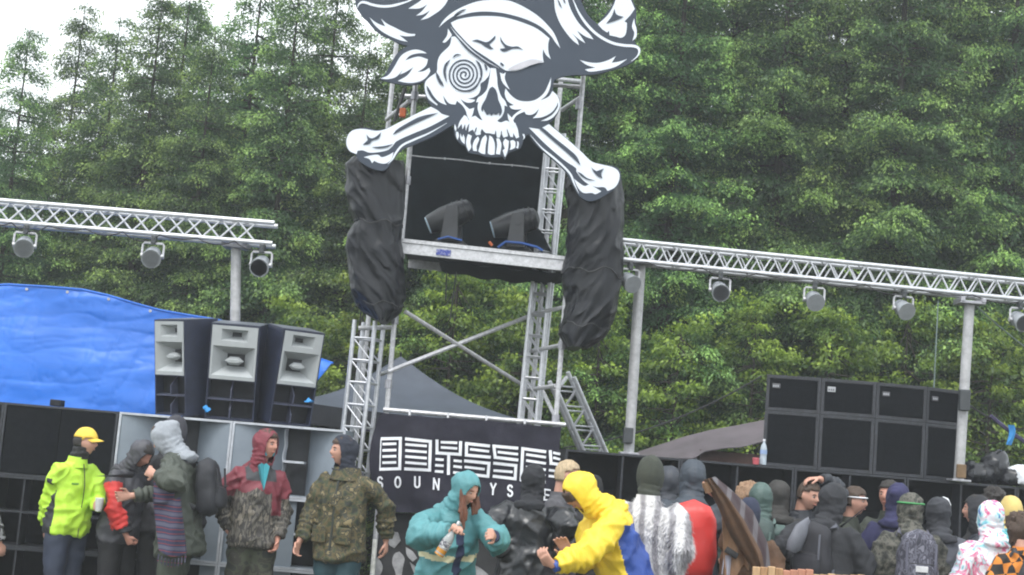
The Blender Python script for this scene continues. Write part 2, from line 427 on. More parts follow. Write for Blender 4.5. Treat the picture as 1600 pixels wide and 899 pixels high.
for i, (px, Y, k, s) in enumerate(third):
    tree(kinds[k], tx(px, Y), Y, s, 2 + i * 1.3, 'conifer_tree', 'darker conifer deeper in the wood behind the front row of trees', 'conifers deeper in the wood')
shrubs = [(445, 19.2, 0, .80, 'low leafy tree behind the right grey speaker top'), (545, 19.3, 1, .74, 'low leafy tree behind the grey canopy left slope'),
 (690, 19.4, 1, .78, 'low leafy tree seen through the crossed scaffold braces'), (800, 19.2, 0, .88, 'low leafy tree left of the right tower ladder'),
 (925, 19.3, 1, .74, 'low leafy tree behind the leaning outrigger truss'), (1050, 19.2, 0, .84, 'low leafy tree above the mauve tarpaulin shelter'),
 (1165, 19.4, 1, .76, 'low leafy tree left behind the black speaker stack'), (1290, 19.2, 0, .90, 'low leafy tree behind the second black cabinet column'),
 (1410, 19.3, 1, .78, 'low leafy tree behind the right end of the speaker stack'), (1540, 19.2, 0, .92, 'low leafy tree right of the right post'), (1640, 19.4, 1, .8, 'low leafy tree at the right edge of the frame')]
for i, (px, Y, k, s, lb) in enumerate(shrubs):
    tree(leaf_kinds[k], tx(px, Y), Y, s, i * 1.9, 'leafy_tree', lb, 'low leafy trees in front of the wood')

# ---------------------------------------------------------------- trusses
def frame_from(a, b):
    """matrix with local X from a towards b, Z as upright as can be"""
    x = (b - a).normalized(); y = V((0, 0, 1)).cross(x)
    y = y.normalized() if y.length > 1e-4 else V((0, 1, 0)); z = x.cross(y)
    M = Matrix((x, y, z)).transposed().to_4x4(); M.translation = a
    return M
def strut_mesh(name, p, q, r, m, n=6):
    b = MB(); b.tube([p, q], r, n); return mesh_of(name, b, m, True)
def box_truss(t, L, w, h, step, m, rc=.025, rb=.010, faces=('front', 'back', 'top', 'bottom'), style='zig'):
    """square lattice truss along local X, from x=0, y -w/2..w/2, z 0..h"""
    ch = strut_mesh('chord', (0, 0, 0), (L, 0, 0), rc, m, 10)
    for y in (-w / 2, w / 2):
        for z in (0, h): inst('chord', ch, t, (0, y, z))
    n = int(L / step)
    if style == 'zig':
        up = strut_mesh('brace', (0, 0, .01), (step / 2, 0, h - .01), rb, m); dn = strut_mesh('brace', (step / 2, 0, h - .01), (step, 0, .01), rb, m)
        fu = strut_mesh('brace', (0, -w / 2, 0), (step / 2, w / 2, 0), rb, m); fd = strut_mesh('brace', (step / 2, w / 2, 0), (step, -w / 2, 0), rb, m)
        for i in range(n):
            x = i * step
            inst('brace', up, t, (x, -w / 2, 0)); inst('brace', dn, t, (x, -w / 2, 0))
            if 'x' in faces: inst('brace', up, t, (x + step / 2, -w / 2 + .014, 0)); inst('brace', dn, t, (x - step / 2, -w / 2 + .014, 0)) if i else None
            if 'back' in faces: inst('brace', up, t, (x + step / 2, w / 2, 0)); inst('brace', dn, t, (x + step / 2, w / 2, 0)) if i < n - 1 else None
            if 'top' in faces and i % 2 == 0: inst('brace', fu, t, (x, 0, h)); inst('brace', fd, t, (x, 0, h))
            if 'bottom' in faces and i % 2 == 0: inst('brace', fu, t, (x, 0, 0)); inst('brace', fd, t, (x, 0, 0))
    else:
        rg = strut_mesh('rung', (0, 0, 0), (0, 0, h), rb * 1.4, m); rg2 = strut_mesh('rung', (0, -w / 2, 0), (0, w / 2, 0), rb * 1.4, m)
        dg = strut_mesh('brace', (0, -w / 2, 0), (step, w / 2, 0), rb, m)
        for i in range(n + 1):
            x = min(i * step + .03, L)
            inst('rung', rg, t, (x, -w / 2, 0))
            inst('rung', rg, t, (x, w / 2, 0)); inst('rung', rg2, t, (x, 0, h)); inst('rung', rg2, t, (x, 0, 0))
            if x + step < L: inst('brace', dg, t, (x, 0, 0)); inst('brace', dg, t, (x, 0, h))

YL = 13.15
a = at(-90, 338, YL); b = at(428, 384, YL)
zl = (at(0, 347, YL).z + at(425, 384, YL).z) / 2
a.z = b.z = zl
LT = thing('lighting_truss', 'silver lattice truss of the left side, ending above the grey topped speakers', 'truss', M=frame_from(a, b))
box_truss(LT, (b - a).length, .20, .195,   .33, alu, .023, .009, faces=('x', 'top', 'bottom'))
a2 = at(925, 402, 13.30); b2 = at(1680, 481, 13.45)
za = at(985, 408, 13.3).z; a2.z = za; b2.z = at(1600, 471, 13.4).z
RT = thing('lighting_truss', 'silver lattice truss of the right side, running from the tower past two posts', 'truss', M=frame_from(a2, b2))
box_truss(RT, (b2 - a2).length, .20, .185, .18, alu, .022, .008)
def on_line(p, q, px):
    lo, hi = -1., 2.
    for _ in range(40):
        m = (lo + hi) / 2
        if proj(p.lerp(q, m))[0] < px: lo = m
        else: hi = m
    return p.lerp(q, lo)

# ---------------------------------------------------------------- spotlights
def par_mesh():
    s = .86
    yoke = MB(); yoke.tube([(-.115 * s, 0, -.17 * s), (-.115 * s, 0, -.05 * s), (-.10 * s, 0, -.03 * s), (.10 * s, 0, -.03 * s), (.115 * s, 0, -.05 * s), (.115 * s, 0, -.17 * s)], .011, 6)
    yoke.tube([(-.125 * s, 0, -.17 * s), (-.095 * s, 0, -.17 * s)], .022, 10); yoke.tube([(.125 * s, 0, -.17 * s), (.095 * s, 0, -.17 * s)], .022, 10)
    ya = mesh_of('yoke', yoke, galv, True)
    can = MB(); q = -.17 * s
    d = V((.12, -.86, -.42)).normalized(); c = V((0, 0, q))
    can.tube([c - d * .11 * s, c - d * .10 * s, c - d * .02 * s, c + d * .02 * s, c + d * .085 * s, c + d * .09 * s], [.055 * s, .078 * s, .088 * s, .092 * s, .100 * s, .100 * s], 20)
    can.tube([c + d * .085 * s, c + d * .105 * s, c + d * .105 * s, c + d * .088 * s], [.106 * s, .106 * s, .090 * s, .090 * s], 20, cap=False)
    for k in range(3): can.tube([c - d * (.03 + .025 * k) * s, c - d * (.036 + .025 * k) * s], (.094 - .006 * k) * s, 20)
    cm = mesh_of('can', can, lampgrey, True)
    ln = MB(); ln.tube([c + d * .088 * s, c + d * .094 * s, c + d * .100 * s, c + d * .103 * s], [.087 * s, .086 * s, .06 * s, .015 * s], 20, mi=0)
    lm = mesh_of('lens', ln, lens, True)
    cl = MB(); cl.bbox(-.022, .022, -.035, .035, -.035, .045, .006); cl.tube([(0, -.045, .02), (0, .045, .02)], .012, 8)
    return ya, cm, lm, mesh_of('clamp', cl, lampdark, False)
PARM = par_mesh()
def par(p, rz, label, s=1.):
    t = thing('spotlight', label, 'stage light', p, rz, 'spotlights under the trusses'); t.scale = (s, s, s)
    for n_, m_ in zip(('yoke', 'can', 'lens', 'clamp'), PARM): inst(n_, m_, t)
for px, rz, lb in ((48, .15, 'leftmost spotlight under the left truss'), (246, .0, 'middle spotlight under the left truss'), (414, -.15, 'spotlight hanging at the right end of the left truss')):
    p = on_line(a, b, px); p.z -= .065; p.y -= .1
    par(p, rz, 'round grey ' + lb)
for px, rz, lb in ((984, .3, 'spotlight half hidden by the right black wrapped bundle'), (1124, -.1, 'spotlight left of centre under the right truss, with no visible yoke arms'), (1270, -.1, 'spotlight above the second cabinet column of the black stack'), (1408, .1, 'spotlight left of the right post'), (1588, .1, 'rightmost spotlight right of the right post')):
    p = on_line(a2, b2, px); p.z -= .065; p.y -= .1
    par(p, rz, 'round grey ' + lb.replace(', with no visible yoke arms', ''), .95)

# ---------------------------------------------------------------- posts
BINTOP = 1.875
def post(px0, py0, px1, Y, label, r=.045, name='support_post', group=None):
    top = at(px0, py0, Y); bot = V((at(px1, 700, Y).x, Y, BINTOP))
    t = thing(name, label, 'post', bot)
    q = MB(); q.tube([bot, top], r, 12); build('pole', q, postm, t, True, True)
    q = MB(); q.bbox(bot.x - .09, bot.x + .09, Y - .09, Y + .09, BINTOP, BINTOP + .02, .004)
    build('base_plate', q, alu_dull, t, True)
    q = MB(); q.bbox(top.x - .12, top.x + .12, Y - .11, Y + .11, top.z - .015, top.z + .012, .003)
    for s in (-1, 1): q.bbox(top.x + s * .1 - .02, top.x + s * .1 + .02, Y - .12, Y + .12, top.z + .0, top.z + .04, .004)
    build('head_bracket', q, alu_dull, t, True)
    return t, bot, top
post(369, 386, 361, 13.2, 'weathered round post holding the left truss above the middle grey speaker', .048)
t, bo, to = post(1001, 412, 983, 13.42, 'grey round post next to the right black wrapped bundle', .050)
q = MB(); q.bbox(bo.x - .07, bo.x + .02, 13.3, 13.4, BINTOP + .10, BINTOP + .25, .01); build('ratchet', q, lampdark, t, True)
t, bo, to = post(1515, 474, 1500, 13.30, 'grey round post at the right end of the black speaker stack', .048)
q = MB(); q.bbox(bo.x - .05, bo.x + .05, 13.2, 13.26, BINTOP + .66, BINTOP + .86, .01); build('ratchet', q, lampdark, t, True)
q = MB(); q.bbox(bo.x - .045, bo.x + .045, 13.22, 13.26, BINTOP + .03, BINTOP + .16, .01, 0); build('strap', q, mat('tan_strap', (.16, .10, .05)), t, True)

# ---------------------------------------------------------------- bass bins
def scoop_bin(x0, Y, z0, w, h, d, mats, label, style, group, rz=0.):
    """folded horn bass cabinet; front face at local y=0 looking to -y"""
    body, edge, dark = mats
    t = thing('bass_bin', label, 'speaker cabinet', (x0, Y, z0), rz, group)
    e = .022
    q = MB()
    q.box(0, w, .30, d, 0, h, 0)                      # closed rear body
    q.box(0, e, .004, .30, e, h - e, 0); q.box(w - e, w, .004, .30, e, h - e, 0)
    q.box(0, w, .004, .30, 0, e, 0); q.box(0, w, .004, .30, h - e, h, 0)
    build('cabinet', q, [body], t)
    q = MB()
    for bx in ((0, w, 0, e - .003), (0, w, h - e + .003, h), (0, e - .003, e - .003, h - e + .003), (w - e + .003, w, e - .003, h - e + .003)):
        q.box(bx[0], bx[1], 0, .004, bx[2], bx[3])
    build('front_edge', q, edge, t)
    q = MB(); q.box(e, w - e, .285, .297, e, h - e); build('back_panel', q, dark, t)
    if style == 'W':      # curved panels left and right, dark mouth in the middle
        xl, xr = w * .46, w * .66
        for s, (xa, xb) in ((0, (e, xl)), (1, (w - e, xr))):
            q = MB(); q.grid(lambda u, v: V((xa + (xb - xa) * u, .012 + .25 * u ** 1.7, e + (h - 2 * e) * v)), 10, 1, thick=(0, .01, 0)); build('horn_panel', q, body, t, smooth=True)
        q = MB(); q.grid(lambda u, v: V((xl + .006 * math.sin(v * 19) + .012 * u, .06 + .10 * u, e + (h - 2 * e) * v)), 1, 18, thick=(.004, .004, 0)); build('wavy_brace', q, edge, t)
        q = MB(); q.box(xl + .01, xr - .005, .03, .20, h * .5 - .009, h * .5 + .009); build('shelf', q, edge, t)
    elif style == 'slot':  # pale flat baffles with a port left and a port right
        for (xa, xb) in ((e, w * .16), (w * .38, w * .63), (w * .84, w - e)):
            q = MB(); q.box(xa, xb, .03, .05, e, h - e); build('baffle', q, body, t)
        for (xa, xb) in ((w * .16, w * .38), (w * .63, w * .84)):
            q = MB(); q.box(xa, xb, .02, .22, h * .5 - .009, h * .5 + .009); build('shelf', q, edge, t)
    elif style == 'lattice':   # black: shelf and uprights over dark recess
        q = MB(); q.box(e, w - e, .012, .20, h * .5 - .009, h * .5 + .009); build('shelf', q, edge, t)
        for fx in (.25, .75):
            q = MB(); q.box(w * fx - .008, w * fx + .008, .014, .20, e, h * .5 - .010); build('upright', q, edge, t)
            q = MB(); q.box(w * fx - .008, w * fx + .008, .014, .20, h * .5 + .010, h - e); build('upright', q, edge, t)
    elif style == 'flat':
        for k in range(2):
            xa = e + (w - 2 * e) * k / 2 + .004; xb = e + (w - 2 * e) * (k + 1) / 2 - .004
            q = MB(); q.bbox(xa, xb, .012, .04, e + .003, h - e - .003, .005); build('grille', q, blackgrille, t)
    elif style == 'deep':
        q = MB(); q.box(w * .5 - .009, w * .5 + .009, .015, .22, e, h - e); build('upright', q, edge, t)
        q = MB(); q.grid(lambda u, v: V((e + (w - 2 * e) * u, .03 + .22 * v, e + (h * .42) * v ** .8)), 1, 8, thick=(0, .01, .004)); build('horn_panel', q, dark, t, smooth=True)  # shade of the mouth put into the colour: panel darker than the cabinet
    return t
BM, GM = (blackpaint, blackedge, blackgrille), (greyp, mat('grey_edge', (.42, .44, .48), .5), greyd)
YB = 12.62
rowh = [.615, .62, .64]           # bottom to top: sum 1.875
xg = [at(183, 680, YB).x, at(362, 680, YB).x, at(540, 680, YB).x]
z = 0
for r in range(3):
    nm = ('bottom', 'middle', 'top')[r]
    for c_ in range(2):
        scoop_bin(xg[c_], YB, z, xg[c_ + 1] - xg[c_] - .004, rowh[r] - .003, .75, GM, f'grey bass bin, {nm} of the {"left" if c_ == 0 else "right"} grey column', 'W' if r == 2 else 'slot', 'grey bass bins')
    for c_ in range(2):
        w = 1.02; x0 = xg[0] - .006 - w * (c_ + 1)
        scoop_bin(x0, YB, z, w - .004, rowh[r] - .003, .75, BM, f'black bass bin, {nm} of the column {"touching the grey bins" if c_ == 0 else "at the left edge of the frame"}', 'flat' if r == 2 else 'lattice', 'black bass bins of the left side')
    z += rowh[r]
# right hand row, gently turned away
nR = 5; pR = [V((at(880, 760, 13.0).x, 13.0, 0))]
xend = at(1760, 760, 13.5)
for c_ in range(nR):
    z = 0
    A = V((at(880, 760, 13.0).x, 13.0, 0)).lerp(V((xend.x, 13.5, 0)), c_ / nR); B = V((at(880, 760, 13.0).x, 13.0, 0)).lerp(V((xend.x, 13.5, 0)), (c_ + 1) / nR)
    rz = math.atan2(B.y - A.y, B.x - A.x); w = (B - A).length
    for r in range(3):
        nm = ('bottom', 'middle', 'top')[r]
        wh = ('next to the tower', 'left of the black stack', 'under the left half of the stack', 'under the right half of the stack', 'at the right edge of the frame')[c_]
        scoop_bin(A.x, A.y, z, w - .006, rowh[r] - .003, .9, BM, f'black bass bin, {nm} row of the right side, {wh}', 'deep', 'black bass bins of the right side', rz)
        z += rowh[r]

# ---------------------------------------------------------------- three grey topped speakers
def mid_top(px, Y, w, h, d, rz, tilt, label):
    base = V((at(px, 650, Y).x, Y, BINTOP + .004))
    M = Matrix.Translation(base) @ Matrix.Rotation(rz, 4, 'Z') @ Matrix.Rotation(tilt, 4, 'X')
    t = thing('mid_top_speaker', label, 'speaker', M=M, group='grey topped speakers')
    x0, x1 = -w / 2, w / 2; e = .014
    zs = h * .42           # split between horn part and bin part
    q = MB()
    q.box(x0, x1, .14, d, 0, h); q.box(x0, x0 + e, 0, .14, 0, h); q.box(x1 - e, x1, 0, .14, 0, h)
    q.box(x0 + e, x1 - e, 0, .14, h - e, h); q.box(x0 + e, x1 - e, 0, .14, 0, e); q.box(x0 + e, x1 - e, 0, .13, zs - .01, zs)
    build('cabinet', q, navyp, t)
    q = MB(); q.box(x0 + .004, x1 - .004, .03, d - .01, h + .0015, h + .004); build('top_panel', q, mat('pale_top_panel', (.10, .11, .14), .35, nscale=6, namt=.3), t)  # top panel paler than the cabinet sides
    # horn plate: outer frame plus flared openings
    def flare(nm, xa, xb, za, zb, depth, k, tx_=0.):
        o = [(xa, -.006, za), (xb, -.006, za), (xb, -.006, zb), (xa, -.006, zb)]
        cx, cz = (xa + xb) / 2 + tx_, (za + zb) / 2
        i = [(cx + (p[0] - cx) * k, depth, cz + (p[2] - cz) * k) for p in o]
        q = MB(); q.add(o + i, [(0, 1, 5, 4), (1, 2, 6, 5), (2, 3, 7, 6), (3, 0, 4, 7)]); build(nm, q, hornm, t, fix=False)
        q = MB(); q.quad(*[V(p) for p in i]); q.quad(*[V(p) + V((0, .004, 0)) for p in i[::-1]]); build('throat', q, hornd, t, fix=False)
    X0, X1 = x0 + e + .001, x1 - e - .001; Z0, Z1 = zs + .002, h - e - .001; H = Z1 - Z0
    # frame strips around the two openings
    a1, a2_ = Z0 + H * .07, Z0 + H * .62     # mid horn opening
    b1, b2_ = Z0 + H * .72, Z0 + H * .94     # treble horn opening
    fx = w * .035; tx0, tx1 = -w * .27, w * .27
    q = MB(); Yf0, Yf1 = -.008, .012
    q.box(X0, X1, Yf0, Yf1, Z0, a1); q.box(X0, X0 + fx, Yf0, Yf1, a1, a2_); q.box(X1 - fx, X1, Yf0, Yf1, a1, a2_); q.box(X0, X1, Yf0, Yf1, a2_, b1)
    q.box(X0, tx0, Yf0, Yf1, b1, b2_); q.box(tx1, X1, Yf0, Yf1, b1, b2_); q.box(X0, X1, Yf0, Yf1, b2_, Z1)
    build('horn_plate', q, hornm, t)
    flare('mid_horn', X0 + fx, X1 - fx, a1, a2_, .13, .42)
    flare('treble_horn', tx0, tx1, b1, b2_, .10, .35)
    cx, cz, r = 0, (a1 + a2_) / 2, w * .2
    q = MB()
    pts = [(cx - r, cz), (cx - r * .45, cz + r * .42), (cx + r * .45, cz + r * .42), (cx + r, cz), (cx + r * .45, cz - r * .42), (cx - r * .45, cz - r * .42)]
    fr = [(x * .86, .012, cz + (zz - cz) * .35) for x, zz in pts]; bk = [(x, .055, zz) for x, zz in pts]; bb = [(x * .5, .125, cz + (zz - cz) * .5) for x, zz in pts]
    q.add(fr + bk + bb, [(0, 1, 2, 3, 4, 5)] + [(i, (i + 1) % 6, 6 + (i + 1) % 6, 6 + i) for i in range(6)] + [(6 + i, 6 + (i + 1) % 6, 12 + (i + 1) % 6, 12 + i) for i in range(6)])
    build('phase_plug', q, hornm, t)
    q = MB(); q.box(x0 + e, x1 - e, .09, .10, e, zs - .01); build('bass_grille', q, blackpaint, t)
    q = MB(); q.box(x0 + e, x1 - e, .004, .09, zs * .5 - .007, zs * .5 + .007); build('shelf', q, navye, t)
    for za, zb in ((e, zs * .5 - .008), (zs * .5 + .008, zs - .012)):
        q = MB(); q.add([(-.006, .006, za), (.006, .006, za), (.006, .006, (za + zb) / 2), (-.006, .006, (za + zb) / 2), (-.006, .09, za), (.006, .09, za), (.006, .09, zb), (-.006, .09, zb)],
                        [(0, 1, 2, 3), (3, 2, 6, 7), (0, 4, 5, 1), (0, 3, 7, 4), (1, 5, 6, 2), (4, 7, 6, 5)]); build('upright', q, navye, t)
    q = MB(); q.box(x0, x1, d - .08, d, -d * math.sin(tilt) * .9, -.003); build('rear_foot', q, navyp, t)
    return t
mid_top(266, 12.74, .40, .86, .40, R(-35), R(9), 'left speaker with grey horns, turned left beside the blue tarpaulin')
mid_top(358, 12.72, .44, .86, .40, R(0), R(9), 'middle speaker with grey horns facing straight ahead under the post')
mid_top(454, 12.78, .40, .86, .40, R(31), R(9), 'right speaker with grey horns, turned right next to the grey canopy')
for px, s, lb in ((322, .03, 'blue rag between the left and middle grey topped speakers'), (483, .03, 'blue rag at the foot of the right grey topped speaker')):
    q = MB(); p = at(px, 640 if px < 400 else 626, 12.66); p.z = max(p.z, BINTOP + .03)
    q.ball(p, .030, .016, .022, 12); 
    for v in q.v: v += V((fbm(v.x * 30, v.y * 30, v.z * 30), 0, fbm(v.z * 30, v.x * 30, 5))) * .030
    single('blue_rag', q, bluerag, lb, 'rag', True)
q = MB(); p = at(88, 628, 12.75); q.bbox(p.x - .05, p.x + .05, 12.72, 12.85, BINTOP + .001, BINTOP + .06, .008)
single('black_box', q, blackpaint, 'small black box on top of the left black bins, in front of the blue tarpaulin', 'box')

# ---------------------------------------------------------------- right black stack
edgesx = [(1187, 13.50), (1274, 13.40), (1361, 13.36), (1441, 13.42), (1501, 13.62)]
zmid = BINTOP + .53; ztop = BINTOP + .875
def cab(A, B, z0, z1, label, badge):
    rz = math.atan2(B[1] - A[1], B[0] - A[0]); w = math.hypot(B[0] - A[0], B[1] - A[1]); h = z1 - z0
    t = thing('speaker_cabinet', label, 'speaker cabinet', (A[0], A[1], z0), rz, 'black cabinets of the right stack')
    g_ = .004
    q = MB(); q.box(g_, w - g_, .012, .42, .001, h - .002); build('cabinet', q, blackpaint, t)
    q = MB(); e = .03
    for bx in ((g_, w - g_, .001, e), (g_, w - g_, h - e - .002, h - .002), (g_, g_ + e, e + .001, h - e - .003), (w - g_ - e, w - g_, e + .001, h - e - .003)): q.box(bx[0], bx[1], 0, .011, bx[2], bx[3])
    build('front_frame', q, blackedge, t)
    q = MB(); q.bbox(g_ + e + .006, w - g_ - e - .006, .002, .0115, e + .006, h - e - .008, .003); build('grille', q, blackgrille, t)
    if badge:
        q = MB(); bw = .075; q.bbox(.06, .06 + bw, -.008, .0015, h - .13, h - .085 if badge == 1 else h - .08, .003)
        bd = build('badge', q, badgedark if badge == 1 else labelm, t)
        q = MB()
        for k in range(3): q.box(.068 + k * .02, .08 + k * .02, -.010, -.0085, h - .118, h - .10)
        build('badge_mark', q, labelm if badge == 1 else badgedark, bd)
nmc = ['leftmost', 'second', 'third', 'rightmost']
for c_ in range(4):
    A = (at(edgesx[c_][0] + 3, 720, edgesx[c_][1]).x, edgesx[c_][1]); B = (at(edgesx[c_ + 1][0] + 3, 730, edgesx[c_ + 1][1]).x, edgesx[c_ + 1][1])
    cab(A, B, BINTOP + .002, zmid, f'tall lower black cabinet of the {nmc[c_]} column of the right stack', 0)
    cab(A, B, zmid, ztop, f'upper black cabinet of the {nmc[c_]} column of the right stack' + (', with a white badge' if c_ == 1 else ''), 2 if c_ == 1 else 1)

# ---------------------------------------------------------------- tarpaulins and tents
def edge_curve(pts, x):
    for (xa, ya), (xb, yb) in zip(pts, pts[1:]):
        if x <= xb: return ya + (yb - ya) * (x - xa) / (xb - xa)
    return pts[-1][1]
tp = [(-140, 452), (-60, 443), (0, 440), (60, 444), (120, 449), (160, 458), (200, 470), (240, 481), (280, 488), (330, 496), (400, 512), (450, 530), (480, 552), (500, 560), (517, 566)]
bt = [(-140, 640), (0, 640), (183, 655), (300, 662), (440, 665), (470, 640), (490, 602), (505, 585), (517, 570)]
def tarp(u, v):
    px = -140 + 657 * u; t_ = edge_curve(tp, px); b_ = edge_curve(bt, px); py = t_ + (b_ - t_) * v
    p = at(px, py, 13.55)
    cx, cy = px - 500, py - 480
    an = math.atan2(cy, -cx); rr = math.hypot(cx, cy)
    cr1 = (1 - abs(fbm(px * .006 + 3, py * .022, 6)) * 2.2); cr2 = (1 - abs(fbm(px * .018, py * .010 + px * .02, 2)) * 2.2)
    f = .006 * max(0, cr1) ** 4 + .007 * max(0, cr2) ** 5 + .012 * math.sin(an * 46 + 3 * fbm(px * .01, py * .01, 0)) * math.exp(-rr / 200) + .05 * fbm(px * .004, py * .008, 2) + .003 * (1 - abs(fbm(px * .02, py * .03, 6))) ** 6 + .006 * math.sin(py * .22 + px * .02 + 2 * fbm(px * .02, py * .02, 9)) * max(0, 1 - v * 3)
    p.y += f + .35 * (1 - v) ** 2 * .6 - .30 * v * (px > 250) * 0
    return p
q = MB(); q.grid(tarp, 240, 90, thick=(0, .006, 0))
BT = single('blue_tarpaulin', q, bluetarp, 'bright blue tarpaulin stretched up behind the left bins and grey topped speakers', 'tarpaulin', True)
q = MB(); pts = []
for i in range(80):
    p = tarp(i / 79, 0); pts.append(p + V((0, -.004, .0)))
q.tube(pts, .011, 6); build('hem_cord', q, bluetarp, BT, True, True)
for i in range(9):
    p = tarp(.06 + i * .1, .03); q = MB(); q.tube([p + V((0, -.012, 0)), p + V((0, -.004, 0))], .014, 10); build('eyelet', q, galv, BT, True)

# gazebo canopy
YG = 17.2; gc = V((at(606, 640, YG).x, YG + 1.3, 0)); hw = 1.45; ez = at(745, 652, YG).z; pk = at(617, 556, gc.y).z
t = thing('canopy_tent', 'dark grey pitched canopy tent behind the tower and banner', 'tent', gc, R(12))
cor = [V((-hw, -hw, ez)), V((hw, -hw, ez)), V((hw, hw, ez)), V((-hw, hw, ez))]
q = MB()
for i in range(4):
    A, B = cor[i], cor[(i + 1) % 4]
    def roof(u, v):
        e = A.lerp(B, u); p = e.lerp(V((0, 0, pk)), v); p.z -= .12 * math.sin(math.pi * v) * (1) + .05 * math.sin(math.pi * u) * (1 - v); return p
    q.grid(roof, 12, 12)
build('roof', q, canvasgrey, t, smooth=True)
for i in range(4):
    A, B = cor[i], cor[(i + 1) % 4]; q = MB()
    q.grid(lambda u, v: A.lerp(B, u) + V((.02 * math.sin(u * 20), .02 * math.cos(u * 17), -.24 * v - .05 * math.sin(math.pi * u))), 12, 2, thick=(0, 0, -.003)); build('valance', q, canvasdark, t)
for c0 in cor:
    q = MB(); q.tube([(c0.x * .98, c0.y * .98, 0), (c0.x * .98, c0.y * .98, ez - .03)], .02, 6); build('leg', q, alu_dull, t)
q = MB(); q.tube([(0, 0, pk - .25), (0, 0, pk + .05)], [.02, .012], 6); build('peak_cap', q, blackplastic, t)

# mauve tarpaulin shelter
YS = 15.2
t = thing('tarpaulin_shelter', 'low mauve grey tarpaulin shelter between the right tower post and the black stack', 'shelter', (at(1110, 700, YS).x, YS, 0))
ridge = [(985, 712), (1000, 705), (1040, 692), (1070, 682), (1110, 672), (1150, 665), (1190, 657), (1260, 650)]
low = [(985, 714), (1040, 716), (1085, 716), (1100, 705), (1130, 700), (1160, 698), (1190, 690), (1260, 690)]
def shel(u, v):
    px = 985 + 275 * u; ya = edge_curve(ridge, px); yb = edge_curve(low, px); py = ya + (yb - ya) * v
    p = at(px, py, YS + .9 * (1 - v)); p.y += .05 * fbm(px * .02, v * 3, 1); return p
q = MB(); q.grid(shel, 40, 10, thick=(0, 0, -.01)); build('tarpaulin', q, mauvetarp, t, True, True)
q = MB(); A = at(1095, 700, YS + .1); B = at(1260, 690, YS + .1); q.box(A.x, B.x, YS + .12, YS + .9, 0, min(A.z, B.z) - .02); build('wall', q, brownwood, t, True)
q = MB(); A = at(990, 716, YS + .3)
for px in (1000, 1085): 
    A = at(px, 712, YS + .3); q.tube([(A.x, A.y, 0), (A.x, A.y, A.z)], .03, 6)
build('pole', q, alu_dull, t, True)

# power cable draped along each truss
for P_, Q_, lb in ((a, b, 'left'), (a2, b2, 'right')):
    n_ = 9; pts = []
    for i in range(n_):
        u0, u1 = P_.lerp(Q_, i / n_), P_.lerp(Q_, (i + 1) / n_)
        for k in range(6): f = k / 6; pts.append(u0.lerp(u1, f) + V((0, -.125, -.01 - .16 * (.3 + .3 * (i % 3)) * f * (1 - f) * 4 * .5)))
    q = MB(); q.tube(pts, .006, 5); single('power_cable', q, cablem, f'thin black power cable looped along the bottom of the {lb} truss', 'cable', True)
# ---------------------------------------------------------------- scaffold tower
YT = 13.25          # front face of the tower
def seg(mb, p0, p1, Y0, Y1=None, r=.024, n=8, mi=0):
    mb.tube([at(*p0, Y0), at(*p1, Y1 if Y1 else Y0)], r, n, mi)
def to_ground(px0, py0, px1, py1, Y):
    a_ = at(px0, py0, Y); b_ = at(px1, py1, Y); k = (a_.z) / (a_.z - b_.z); return a_, a_.lerp(b_, k)
base = V((at(745, 760, YT + .5).x, YT + .5, 0))
TW = thing('scaffold_tower', 'tall silver scaffold tower that carries the skull sign and the light platform', 'scaffold', base)
def pipe(nm, pts, r=.024, m=galv, n=8):
    q = MB(); q.tube(pts, r, n); return build(nm, q, m, TW, True, True)
def collar(p, r=.036):
    q = MB(); q.tube([p - V((0, 0, .04)), p + V((0, 0, .04))], r, 8); return build('coupler', q, alu_dull, TW, True, True)
# uprights
for (p0, p1, Y) in (((652, 100), (604, 645), YT), ((912, 112), (868, 660), YT), ((620, 62), (575, 505), YT + .9), ((880, 90), (828, 655), YT + .9)):
    A, B = to_ground(*p0, *p1, Y); pipe('upright', [A, B])
for p, Y in (((627, 398), YT), ((617, 500), YT), ((607, 600), YT), ((648, 150), YT), ((878, 540), YT), ((868, 655), YT), ((905, 165), YT), ((636, 282), YT)): collar(at(*p, Y))
# ledgers and braces
for p0, p1, Y0, Y1 in (((599, 640), (884, 664), YT - .03, YT - .03), ((633, 487), (826, 608), YT - .04, YT + .85), ((606, 581), (845, 487), YT - .04, YT + .8), ((826, 609), (869, 603), YT + .86, YT), ((829, 549), (879, 539), YT + .86, YT - .02), ((838, 489), (884, 480), YT + .86, YT),
                      ((872, 124), (912, 128), YT + .5, YT - .02), ((878, 172), (908, 152), YT + .5, YT), ((604, 187), (640, 158), YT + .86, YT), ((628, 150), (700, 153), YT + .5, YT + .5), ((560, 513), (618, 512), YT + .2, YT + .2),
                      ((596, 585), (608, 580), YT + .6, YT), ((648, 120), (909, 136), YT + .02, YT + .02)):
    pipe('ledger', [at(*p0, Y0), at(*p1, Y1)], .021)
q = MB(); seg(q, (633, 138), (616, 190), YT + .3, YT + .3, .018); build('strap', q, cablem, TW, True)
q = MB(); p = at(631, 176, YT - .02); q.bbox(p.x - .04, p.x + .02, p.y - .03, p.y + .03, p.z - .05, p.z + .04, .01); build('ratchet', q, orange, TW, True)
q = MB(); p = at(617, 262, YT - .05); q.bbox(p.x - .06, p.x + .06, p.y - .03, p.y + .03, p.z - .02, p.z + .02, .008); build('ratchet', q, orange, TW, True)
